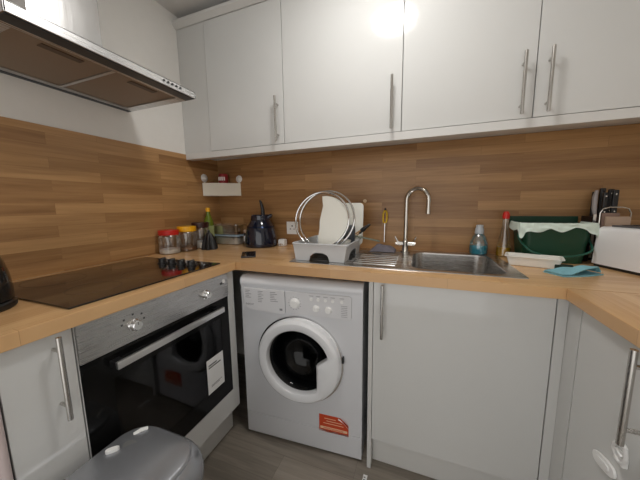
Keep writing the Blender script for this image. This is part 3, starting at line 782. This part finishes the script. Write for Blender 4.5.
# ------------------------------------------------------------------ jars in the left corner
def jar(label, x, y, r, h, lidmat, lidname, fill, fh, z=ZT, square=False):
    t = thing('jar', label, 'jar', (x, y, z), 0, 'storage jars in the left corner')
    p = [(0, 0), (r*.92, 0), (r, .006), (r, h*.68), (r*.93, h*.76), (r*.86, h*.80), (r*.86, h*.86)]
    L('glass_body', MB().lathe(p, seg=12 if square else 36), M_jar, t, ang=20)
    L('lid', MB().lathe([(r*.87, h*.80), (r*.95, h*.80), (r*.97, h*.82), (r*.97, h*.975), (r*.93, h), (0, h)], seg=40), lidmat, t)
    L('contents', MB().lathe([(0, .003), (r*.88, .003), (r*.95, .008), (r*.95, fh*.9), (r*.6, fh), (0, fh*.93)], seg=36), fill, t)
    return t
jar('squat clear jar with a red lid beside the hob', .068, -.515, .056, .137, M_red, 'red', M_sugar, .030)
jar('clear jar with a yellow lid between the red and brown lidded jars', .088, -.405, .056, .150, M_yellow, 'yellow', M_nuts, .028)
jar('clear jar with a dark brown lid and white granules inside', .082, -.290, .054, .166, M_brown, 'brown', M_sugar, .045)
# black fluted cone
mb = MB(); n = 48; prof = [(.046, 0), (.044, .02), (.036, .055), (.022, .09), (.010, .106), (0, .110)]
vs = []; fs = []
for r, z in prof:
    for k in range(n):
        a = 2*PI*k/n; rr = r*(1+.13*math.cos(6*a)); vs.append((rr*math.cos(a), rr*math.sin(a), z))
for i in range(len(prof)-1):
    for k in range(n): fs.append((i*n+k, i*n+(k+1) % n, (i+1)*n+(k+1) % n, (i+1)*n+k))
fs.append(tuple(range(n))[::-1])
mb.add(vs, fs).shift((.184, -.325, ZT)); mb.lathe([(0, .11), (.006, .112), (.008, .118), (.005, .124), (0, .125)], (.184, -.325, ZT-.004), seg=16)
solo('citrus_squeezer', mb, M_black, 'small black fluted cone-shaped squeezer in front of the oil bottle', 'squeezer')
# oil bottle
t = thing('oil_bottle', 'olive oil bottle with a yellow cap behind the black squeezer', 'bottle', (.060, -.190, ZT))
L('glass_body', MB().lathe([(0, 0), (.030, 0), (.033, .004), (.033, .150), (.030, .170), (.016, .205), (.013, .22), (.013, .236), (0, .236)], seg=32), M_oilbody, t)
L('paper_label', MB().lathe([(.0335, .06), (.0340, .062), (.0340, .135), (.0335, .137)], seg=32), M_label, t)
L('cap', MB().lathe([(.0135, .232), (.0145, .234), (.0145, .256), (.012, .260), (0, .260)], seg=24), M_yellow, t)
# stacked clear containers
def tub(label, x0, x1, y0, y1, z0, h, lidmat, fill, fz, rz=0):
    t = thing('food_container', label, 'container', ((x0+x1)/2, (y0+y1)/2, z0), rz, 'clear food containers stacked in the corner')
    hx_, hy_ = (x1-x0)/2, (y1-y0)/2
    vs = []; fs = []; lv = [(rrect(-hx_+.01, hx_-.01, -hy_+.01, hy_-.01, .02), 0), (rrect(-hx_+.005, hx_-.005, -hy_+.005, hy_-.005, .02), .003), (rrect(-hx_, hx_, -hy_, hy_, .02), h-.012), (rrect(-hx_-.003, hx_+.003, -hy_-.003, hy_+.003, .02), h-.010)]
    n = len(lv[0][0])
    for p, z in lv: vs += [(x, y, z) for x, y in p]
    for i in range(len(lv)-1):
        for k in range(n): fs.append((i*n+k, i*n+(k+1) % n, (i+1)*n+(k+1) % n, (i+1)*n+k))
    fs.append(tuple(range(n))[::-1]); L('tub', MB().add(vs, fs), M_clear, t)
    L('lid', MB().prism(rrect(-hx_-.005, hx_+.005, -hy_-.005, hy_+.005, .02), h-.010, h, .002), lidmat, t)
    L('contents', MB().prism(rrect(-hx_+.012, hx_-.012, -hy_+.012, hy_-.012, .02), .004, fz, .004), fill, t)
M_bluelid = plain('pale blue translucent lid', srgb((.62, .70, .76)), .35)
tub('lower clear food container with pale contents and a bluish lid', .045, .262, -.150, -.030, ZT, .070, M_bluelid, M_sugar, .050, )
tub('upper clear food container stacked on the bluish lid', .045, .262, -.150, -.030, ZT+.0705, .072, M_clear, M_nuts, .008)
# little jar with white label
t = thing('spice_jar', 'small dark jar with a white label next to the navy kettle', 'jar', (.298, -.09, ZT))
L('body', MB().lathe([(0, 0), (.020, 0), (.0215, .003), (.0215, .075), (.017, .082), (.017, .086), (0, .086)], seg=28), plain('dark spice', srgb((.12, .08, .06)), .3, coat=.5), t)
L('paper_label', MB().lathe([(.0217, .022), (.0221, .024), (.0221, .062), (.0217, .064)], seg=28), M_paper, t)
L('lid', MB().lathe([(.0175, .084), (.0205, .085), (.0205, .103), (0, .104)], seg=28), M_cream, t)
# navy kettle
t = thing('jug_kettle', 'navy blue glossy jug kettle with an upright handle in the back corner', 'kettle', (.436, -.124, ZT), .35)
L('body', MB().lathe([(0, 0), (.098, 0), (.106, .006), (.108, .022), (.104, .06), (.092, .115), (.076, .152), (.066, .166), (.064, .172), (.060, .176), (0, .176)], seg=48), M_navy, t)
L('neck', MB().lathe([(.0605, .174), (.063, .178), (.060, .205), (.054, .212), (0, .215)], seg=40), M_navy, t)
L('band', MB().lathe([(.0885, .128), (.0905, .129), (.0865, .137), (.0845, .137)], seg=48), plain('blue steel band', srgb((.12, .17, .27)), .15, metal=.7), t)
L('handle', MB().tube([(.020, 0, .212), (.018, 0, .245), (.010, 0, .285), (.002, 0, .305)], [.014, .012, .010, .005], seg=12), M_black, t)
L('spout', MB().tube([(.050, -.01, .19), (.072, -.012, .203), (.082, -.013, .209)], [.018, .013, .008], seg=12), M_navy, t)
# plug and socket
t = thing('wall_socket', 'white single wall socket on the splashback left of the dish rack', 'socket', (.617, -.008, 1.026))
L('face_plate', MB().box(-.043, .043, -.009, 0, -.043, .043, .003), M_white, t)
mb = MB(); mb.box(-.005, .005, -.0095, -.0088, .010, .018); mb.box(-.018, -.010, -.0095, -.0088, -.010, -.004); mb.box(.010, .018, -.0095, -.0088, -.010, -.004)
L('pin_slot', mb, M_ink, t); L('rocker_switch', MB().box(.022, .034, -.013, -.0088, .012, .032, .001), M_white, t)
t = thing('plug', 'white plug with its short lead lying right of the navy kettle', 'plug', (.572, -.075, ZT))
L('body', MB().box(-.024, .024, -.022, .022, 0, .046, .008), M_white, t)
L('pins', MB().box(-.003, .003, -.031, -.019, .012, .020).box(-.015, -.009, -.029, -.019, .012, .018).box(.009, .015, -.029, -.019, .012, .018), M_chrome, t)
L('lead', MB().tube([(-.020, .012, .018), (-.034, .026, .010), (-.030, .05, .006), (-.05, .075, .005)], .0035, seg=8), M_white, t)
# black slab on the worktop corner
Mz = Matrix.Translation((.556, -.432, ZT)) @ Matrix.Rotation(math.radians(-30), 4, 'Z')
solo('phone', MB().box(-.038, .038, -.078, .078, .0002, .009, .003, M=Matrix.Translation((.556, -.432, ZT)) @ Matrix.Rotation(math.radians(34), 4, 'Z')), M_blackglass, 'small flat black phone lying on the worktop corner near the hob', 'phone')
# corner shelf
t = thing('corner_shelf', 'small cream corner shelf held by two suction cups above the containers', 'shelf', (.012, -.012, 1.252))
e = .0095
q0, q1, q2 = Vector((e, -.170)), Vector((e, -e)), Vector((.207, -e))
dv = (q2-q0).normalized(); nv = Vector((dv.y, -dv.x))
mb = MB()
def wallseg(a, b, z0, z1, th):
    d = (b-a).normalized(); n_ = Vector((-d.y, d.x))*th
    mb.prism([tuple(a), tuple(b), tuple(b+n_), tuple(a+n_)], z0, z1)
wallseg(q0, q2, 1.252, 1.342, .003)
mb.prism([tuple(q0), tuple(q1), tuple(q2)], 1.252, 1.256)
wallseg(Vector((e, -.165)), Vector((e+.0001, -.012)), 1.256, 1.300, -.002); wallseg(Vector((.012, -e)), Vector((.20, -e)), 1.256, 1.300, -.002)
W('tray', mb, M_shelf, t)
MX = Matrix.Translation((.009, -.150, 1.375)) @ Matrix.Rotation(PI/2, 4, 'Y')
W('suction_cup', MB().lathe([(0, .0), (.029, 0), (.027, .005), (.015, .010), (.008, .016), (0, .017)], seg=28, M=MX), M_white, t)
MX = Matrix.Translation((.195, -.009, 1.372)) @ Matrix.Rotation(PI/2, 4, 'X')
W('suction_cup', MB().lathe([(0, .0), (.026, 0), (.024, .005), (.014, .010), (.008, .016), (0, .017)], seg=28, M=MX), M_white, t)
mb = MB(); mb.box(.0095, .0125, -.156, -.144, 1.300, 1.372); mb.box(.189, .201, -.0125, -.0095, 1.300, 1.370)
W('strap', mb, M_shelf, t)
t = thing('printed_pot', 'small red and white pot sitting in the corner shelf', 'pot', (.088, -.047, 1.2562))
L('body', MB().lathe([(0, 0), (.022, 0), (.030, .02), (.033, .07), (.034, .140), (.030, .152), (0, .155)], seg=28), M_pinkred, t)
mb = MB()
for k in range(5):
    a = -2.4+k*.42; mb.box(-.005, .005, -.001, .001, .105, .130, M=Matrix.Rotation(a+PI/2, 4, 'Z') @ Matrix.Translation((0, -.0345, 0)))
L('white_print', mb, M_white, t)
solo('sachet', MB().box(.028, .058, -.118, -.110, 1.2562, 1.352, .002), plain('orange sachet', srgb((.62, .33, .18)), .5), 'small orange-brown sachet standing at the left of the corner shelf', 'sachet')

# ------------------------------------------------------------------ right of the sink
t = thing('soap_bottle', 'clear squeeze bottle of blue washing-up liquid behind the sink bowl', 'bottle', (1.715, -.052, zr+.0002))
t.location = (1.722, -.058, zr)
L('bottle', MB().lathe([(0, .0), (.032, 0), (.041, .006), (.043, .03), (.041, .065), (.031, .093), (.019, .108), (.017, .112)], seg=32), M_clear, t)
L('liquid', MB().lathe([(0, .002), (.031, .002), (.0395, .008), (.0418, .03), (.0414, .050), (0, .050)], seg=32), M_soap, t)
L('cap', MB().lathe([(.0175, .108), (.0210, .110), (.0200, .134), (.017, .139), (.0165, .154), (0, .156)], seg=24), plain('pale grey cap', srgb((.72, .74, .76)), .35), t)
t = thing('oil_cruet', 'tall conical clear bottle with red cap and golden liquid at its base', 'bottle', (1.832, -.066, ZT))
L('bottle', MB().lathe([(0, 0), (.030, 0), (.033, .004), (.031, .04), (.022, .10), (.0125, .155), (.0115, .195)], seg=28), M_jar, t)
L('liquid', MB().lathe([(0, .002), (.029, .002), (.0318, .006), (.0290, .048), (0, .048)], seg=28), M_vin, t)
L('cap', MB().lathe([(.012, .190), (.0150, .192), (.0160, .205), (.0145, .218), (.009, .226), (0, .228)], seg=24), M_red, t)
# foam tray
t = thing('foam_tray', 'shallow white oblong food tray between sink and green caddy', 'tray', (1.892, -.262, ZT), -.30)
vs = []; fs = []; hx_, hy_ = .094, .048
lv = [(.84, .001, 0), (.87, .002, 0), (.98, .040, 0), (1.06, .042, 0), (1.06, .0385, 0), (.97, .036, 0), (.85, .0045, 0)]
base = rrect(-hx_, hx_, -hy_, hy_, .009); n = len(base)
for s_, z, _ in lv: vs += [(x*s_ if abs(s_) else x, y*s_, z) for x, y in base]
for i in range(len(lv)-1):
    for k in range(n): fs.append((i*n+k, i*n+(k+1) % n, (i+1)*n+(k+1) % n, (i+1)*n+k))
fs.append(tuple(range(n))[::-1]); i = len(lv)-1; fs.append(tuple(i*n+k for k in range(n)))
L('tray', MB().add(vs, fs), M_tray, t)
# compost caddy
cx, cy = 1.994, -.108
t = thing('compost_caddy', 'dark green kitchen compost caddy with a pale bag folded over its rim', 'caddy', (cx, cy, ZT))
def rr4(hx_, hy_, r): return rrect(-hx_, hx_, -hy_, hy_, r)
lv = [(rr4(.105, .070, .03), 0), (rr4(.110, .074, .03), .003), (rr4(.122, .084, .03), .130), (rr4(.127, .088, .03), .165), (rr4(.134, .094, .03), .167), (rr4(.134, .094, .03), .173), (rr4(.125, .086, .03), .172), (rr4(.118, .080, .03), .13), (rr4(.106, .07, .03), .006)]
vs = []; fs = []; n = len(lv[0][0])
for p, z in lv: vs += [(x, y, z) for x, y in p]
for i in range(len(lv)-1):
    for k in range(n): fs.append((i*n+k, i*n+(k+1) % n, (i+1)*n+(k+1) % n, (i+1)*n+k))
fs.append(tuple(range(n))[::-1]); i = len(lv)-1; fs.append(tuple(i*n+k for k in range(n)))
L('bucket', MB().add(vs, fs), M_green, t)
hp = []
for k in range(25):
    a = PI*k/24; hp.append((-.128*math.cos(a)*(1 if abs(math.cos(a)) < .9 else 1), -.03-.080*min(1, math.sin(a)*2.2), .125-.090*math.sin(a)**.62))
L('handle', MB().tube(hp, .0042, seg=8), M_greenrim, t)
L('hinged_lid', MB().prism(rr4(.137, .004, .003), .150, .202, .001, M=Matrix.Translation((.004, .0925, .0))), M_green, t)
# liner draped over front and side rims
rim = rr4(.148, .103, .034)
def perim(u):
    # u 0..1 from left-back side over front to right-back side
    P_ = [(-.136, .055), (-.138, -.04), (-.135, -.082), (-.115, -.099), (-.055, -.102), (0, -.103), (.055, -.102), (.115, -.099), (.135, -.082), (.138, -.04), (.136, .055)]
    s_ = u*(len(P_)-1); i = min(int(s_), len(P_)-2); f = s_-i
    return P_[i][0]*(1-f)+P_[i+1][0]*f, P_[i][1]*(1-f)+P_[i+1][1]*f
def lin(u, v):
    x, y = perim(u); w = noise.noise((u*9, 3.1, 0)); w2 = noise.noise((u*24, v*3, 4))
    front = max(0, min(1, (u-.12)/.15))*max(0, min(1, (1-u)/.12))
    drop = .036+.034*w+.034*math.exp(-((u-.24)/.07)**2)+.026*math.exp(-((u-.80)/.09)**2)-.012*math.exp(-((u-.48)/.12)**2)
    if v < .3:     # inside, climbing to rim
        f = v/.3; sc_ = .93+.075*f; z = .166+.014*f
    else:
        f = (v-.3)/.7; sc_ = 1.005+.045*f**.6; z = .180-drop*f
    k = 1+.030*w2*(0.3+v)
    return (x*sc_*k, y*sc_*k-(.004*w2), z+.0025*w2)
L('bag_liner', MB().grid(lin, 110, 10), M_liner, t)
# cloth and scourer
def clo(u, v):
    a = u*2-1; b = v*2-1
    x = a*.084; y = b*.046*(1-.25*a*a)
    z = .004+.024*math.exp(-(b+.6)**2*1.6)*math.exp(-((a-.15)/.55)**2)+.008*noise.noise((u*3, v*3, 7))+.020*max(0, a)**2*(1-.3*b)
    e = min(1, min(u+.02, 1-u, 1-v)*7); z = .003+max(0, z-.003)*e
    return (x, y, z+.0)
t = thing('cleaning_cloth', 'turquoise microfibre cloth folded on the worktop in front of the toaster', 'cloth', (1.980, -.375, ZT), .50)
L('upper_fold', MB().grid(clo, 30, 20, thick=.003).shift((0, 0, .006)), M_cloth, t)
def clo2(u, v):
    a = u*2-1; b = v*2-1
    return (a*.086, b*.048*(1-.2*a*a)-.003, .0035+.0015*noise.noise((u*5, v*5, 1)))
L('lower_fold', MB().grid(clo2, 24, 16, thick=.003), M_cloth, t)
solo('scourer', MB().box(-.028, .028, -.014, .014, 0, .022, .003, M=Matrix.Translation((1.975, -.322, ZT+.0002)) @ Matrix.Rotation(-.3, 4, 'Z')), M_sponge, 'dark green scourer pad behind the turquoise cloth', 'scourer')
# toaster: long side faces the sink
al = math.atan2(-.166, .062)
t = thing('toaster', 'white toaster with black base at the right end', 'toaster', (2.120, -.188, ZT), al)
# local: x along the side toward the viewer, y to the right (outward = -y is the sink side)
LEN, DEP, HT = .285, .165, .172
mb = MB(); ps = []
prof = [(.000, .012), (.001, .10), (.003, .150), (.008, .162), (.018, .168), (DEP-.018, .168), (DEP-.008, .162), (DEP-.003, .150), (DEP-.001, .10), (DEP, .012)]
n = len(prof); vs = []; 
for x, s_ in ((.002, .985), (.010, 1.0), (LEN-.010, 1.0), (LEN-.002, .985)):
    vs += [(x+(z-.012)*(.045 if x < .1 else -.045), DEP/2+(y-DEP/2)*s_, .012+(z-.012)*(s_)) for y, z in prof]
fs = []
for i in range(3):
    for k in range(n): fs.append((i*n+k, i*n+(k+1) % n, (i+1)*n+(k+1) % n, (i+1)*n+k))
fs += [tuple(range(n))[::-1], tuple(3*n+k for k in range(n))]
L('shell', MB().add(vs, fs), M_toaster, t, ang=40)
L('base', MB().box(.006, LEN-.006, .006, DEP-.006, .0, .0118, .002), M_black, t)
L('top_plate', MB().box(.035, LEN-.035, .030, DEP-.030, .1682, .1745, .002), M_toastgrey, t)
mb = MB(); mb.box(.055, LEN-.055, .050, .072, .1747, .1757); mb.box(.055, LEN-.055, .094, .116, .1747, .1757)
L('bread_slot', mb, M_dark, t)
L('lever', MB().box(LEN+.001, LEN+.020, DEP/2-.018, DEP/2+.018, .10, .115, .003), M_black, t)
# knife block
t = thing('knife_block', 'dark knife block with black-handled knives in the right back corner', 'knife block', (2.197, -.056, ZT))
Mk = Matrix.Rotation(math.radians(8), 4, 'X')
L('block', MB().prism([(-.05, 0), (.075, 0), (.075, .185), (-.05, .205)], -.045, .044, .003, M=Matrix(((1, 0, 0, 0), (0, 0, 1, 0), (0, 1, 0, 0), (0, 0, 0, 1)))), M_brownblk, t)
for i, (x, y, h, w) in enumerate(((-.022, .018, .12, .017), (.006, .020, .135, .020), (.034, .016, .13, .020), (-.002, -.020, .115, .017), (.030, -.022, .125, .020))):
    k = L('knife_handle', MB().box(x-w/2, x+w/2, y-.007, y+.007, .195, .195+h, .004), M_black, t)
    L('rivet', MB().cyl((x, y-.0072, .195+h*.85), (x, y-.0066, .195+h*.85), .003, seg=12).cyl((x, y-.0072, .195+h*.25), (x, y-.0066, .195+h*.25), .003, seg=12), M_chrome, k)
t = thing('kitchen_tool', 'pale-handled tool standing at the left of the knife block', 'tool', (2.150, -.136, ZT))
L('handle', MB().tube([(-.002, .022, .215), (-.006, .022, .24), (-.008, .022, .29), (-.004, .022, .318)], [.006, .009, .009, .006], seg=12), plain('pale grey handle', srgb((.62, .60, .60)), .4), t)
L('blade', MB().box(-.006, .004, .020, .024, .0002, .216), M_chrome, t)
# rack of cards with a wire loop behind the toaster
t = thing('wire_basket', 'small wire-handled basket with beige boxes behind the toaster', 'basket', (2.235, -.165, ZT))
t.location = (2.214, -.118, ZT)
L('base', MB().box(-.05, .05, -.0135, .0135, .0, .075, .002), M_brownblk, t)
L('wire_loop', MB().tube([(-.048, 0, .07), (-.05, 0, .22), (-.042, 0, .238), (-.02, 0, .245), (.02, 0, .245), (.042, 0, .238), (.05, 0, .22), (.048, 0, .07)], .0028, seg=8), M_nickel, t)
solo('tea_box', MB().box(2.180, 2.260, -.130, -.1195, ZT+.0752, ZT+.205, .001), M_cream, 'beige small box standing in the wire-handled basket, nearer one', 'box')
solo('tea_box', MB().box(2.172, 2.230, -.1165, -.106, ZT+.0752, ZT+.220, .001), plain('dusky beige card', srgb((.55, .45, .40)), .6), 'dusky taller box standing in the wire-handled basket, rear one', 'box')

# ------------------------------------------------------------------ kettle at left edge
t = thing('electric_kettle', 'black smoked electric kettle at the left edge beside the hob', 'kettle', (.322, -1.345, ZT), 0)
L('base', MB().lathe([(0, 0), (.090, 0), (.094, .004), (.094, .016), (.090, .020), (0, .02)], seg=40), M_black, t)
L('body', MB().lathe([(.084, .021), (.090, .024), (.091, .05), (.088, .09), (.080, .13), (.068, .165), (.052, .187), (.048, .19), (0, .19)], seg=44), M_kettle, t)
L('lid', MB().lathe([(.048, .190), (.047, .197), (.02, .203), (.012, .206), (.012, .214), (0, .216)], seg=36), M_black, t)
L('handle', MB().tube([(-.045, -.01, .195), (-.085, -.015, .20), (-.115, -.02, .17), (-.115, -.02, .09), (-.09, -.018, .05), (-.075, -.015, .045)], .010, seg=12), M_black, t)
L('spout', MB().tube([(.045, .005, .165), (.066, .007, .182), (.078, .008, .19)], [.016, .012, .007], seg=12), M_kettle, t)

# ------------------------------------------------------------------ bin
bx0, bx1, by0, by1, bz = .600, .905, -1.62, -1.105, .52
t = thing('waste_bin', 'silver-grey rounded plastic bin in front of the oven', 'bin', ((bx0+bx1)/2, (by0+by1)/2, 0))
cx, cy = (bx0+bx1)/2, (by0+by1)/2; hx_, hy_ = (bx1-bx0)/2, (by1-by0)/2
def loft(levels, cap0=True, cap1=True):
    vs = []; fs = []; n = len(levels[0][0])
    for p, z in levels: vs += [(x, y, z if not callable(z) else z(x, y)) for x, y in p]
    for i in range(len(levels)-1):
        for k in range(n): fs.append((i*n+k, i*n+(k+1) % n, (i+1)*n+(k+1) % n, (i+1)*n+k))
    if cap0: fs.append(tuple(range(n))[::-1])
    if cap1: i = len(levels)-1; fs.append(tuple(i*n+k for k in range(n)))
    return MB().add(vs, fs)
def q(s, r): return rrect(-hx_*s, hx_*s, -hy_*(1-(1-s)*hx_/hy_), hy_*(1-(1-s)*hx_/hy_), r, n=10)
L('body', loft([(q(.84, .07), 0), (q(.86, .07), .01), (q(.95, .09), .36), (q(.97, .09), .425)]), M_binbody, t)
L('rim', loft([(q(.985, .09), .4255), (q(1.0, .09), .432), (q(1.0, .09), .455), (q(.975, .09), .478), (q(.92, .085), .495), (q(.86, .08), .503)]), M_bin, t)
L('flap_lid', loft([(q(.845, .08), .5035), (q(.84, .08), .508), (q(.80, .07), .514), (q(.6, .06), .5185), (q(.3, .03), .5205)]), M_bin, t, ang=50)
L('dark_oval', MB().prism(oval(.030, .065, pw=.8), 0, .004, .001, M=Matrix.Translation((hx_*.952, .15, .33)) @ Matrix.Rotation(PI/2, 4, 'Y')), plain('dark grey plastic', srgb((.30, .31, .33)), .4), t)  # darker grey oval set on the bin side
# clear adhesive catch on the lid
mb = MB().prism(oval(.022, .015, pw=1), 0, .003, .001, M=Matrix.Translation((-.06, .155, .5165)))
L('catch_pad', mb, plain('shiny clear pad', (.55, .56, .56), .08, metal=.7), t)
mb = MB().prism(oval(.016, .007, pw=.8), 0, .012, .002, M=Matrix.Translation((-.085, .125, .5160)) @ Matrix.Rotation(.8, 4, 'Z'))
mb.tube([(-.088, .185, .515), (-.078, .200, .520), (-.070, .214, .516)], .006, seg=10)
L('catch_clip', mb, M_white, t)

# small tag on the floor by the end panel
t = thing('paper_tag', 'tiny white printed tag on the floor at the foot of the end panel', 'tag', (1.247, -.636, 0))
L('card', MB().box(-.009, .009, -.045, .02, .0002, .0014), M_paper, t)
mb = MB()
for i in range(5): mb.box(-.006, .002, -.038+i*.011, -.034+i*.011, .0014, .0017)
L('print', mb, M_ink, t)

# ------------------------------------------------------------------ lamps
def lamp(x, y, r, m, label):
    t = thing('ceiling_lamp', label, 'lamp', (x, y, HC))
    L('base', MB().lathe([(0, 0), (r, 0), (r*1.0, -.018), (r*.96, -.022), (0, -.022)], seg=48), M_white, t)
    L('diffuser', MB().lathe([(r*.94, -.0225), (r*.93, -.034), (r*.8, -.044), (r*.5, -.049), (0, -.051)], seg=48), m, t)
lamp(1.24, -.79, .135, M_lamp, 'round glowing ceiling lamp above the middle of the kitchen')
w = bpy.data.worlds.new('World'); sc.world = w; w.use_nodes = True
w.node_tree.nodes['Background'].inputs[0].default_value = (1, .98, .95, 1); w.node_tree.nodes['Background'].inputs[1].default_value = 1.02

# ------------------------------------------------------------------ camera
cam = bpy.data.cameras.new('camera'); co = bpy.data.objects.new('camera', cam); COL.objects.link(co)
yaw, pitch, roll, f = -0.36373, -0.13260, -0.01254, 265.263
cyw, syw, cpt, spt = math.cos(yaw), math.sin(yaw), math.cos(pitch), math.sin(pitch)
fw = Vector((syw*cpt, cyw*cpt, spt)); rt = Vector((cyw, -syw, 0)); up = rt.cross(fw)
r2 = rt*math.cos(roll)+up*math.sin(roll); u2 = up*math.cos(roll)-rt*math.sin(roll)
M = Matrix((r2, u2, -fw)).transposed().to_4x4(); M.translation = Vector((1.4347, -1.6355, 1.1816))
co.matrix_world = M
cam.sensor_width = 36; cam.sensor_fit = 'HORIZONTAL'; cam.lens = f/640*36; cam.clip_start = .02
sc.camera = co
sc.view_settings.view_transform = 'Standard'; sc.view_settings.look = 'None'; sc.view_settings.gamma = 1
sc.view_settings.use_curve_mapping = False
sc.view_settings.exposure = 0.42
sc.cycles.use_denoising = True
sc.cycles.max_bounces = 10; sc.cycles.transparent_max_bounces = 16
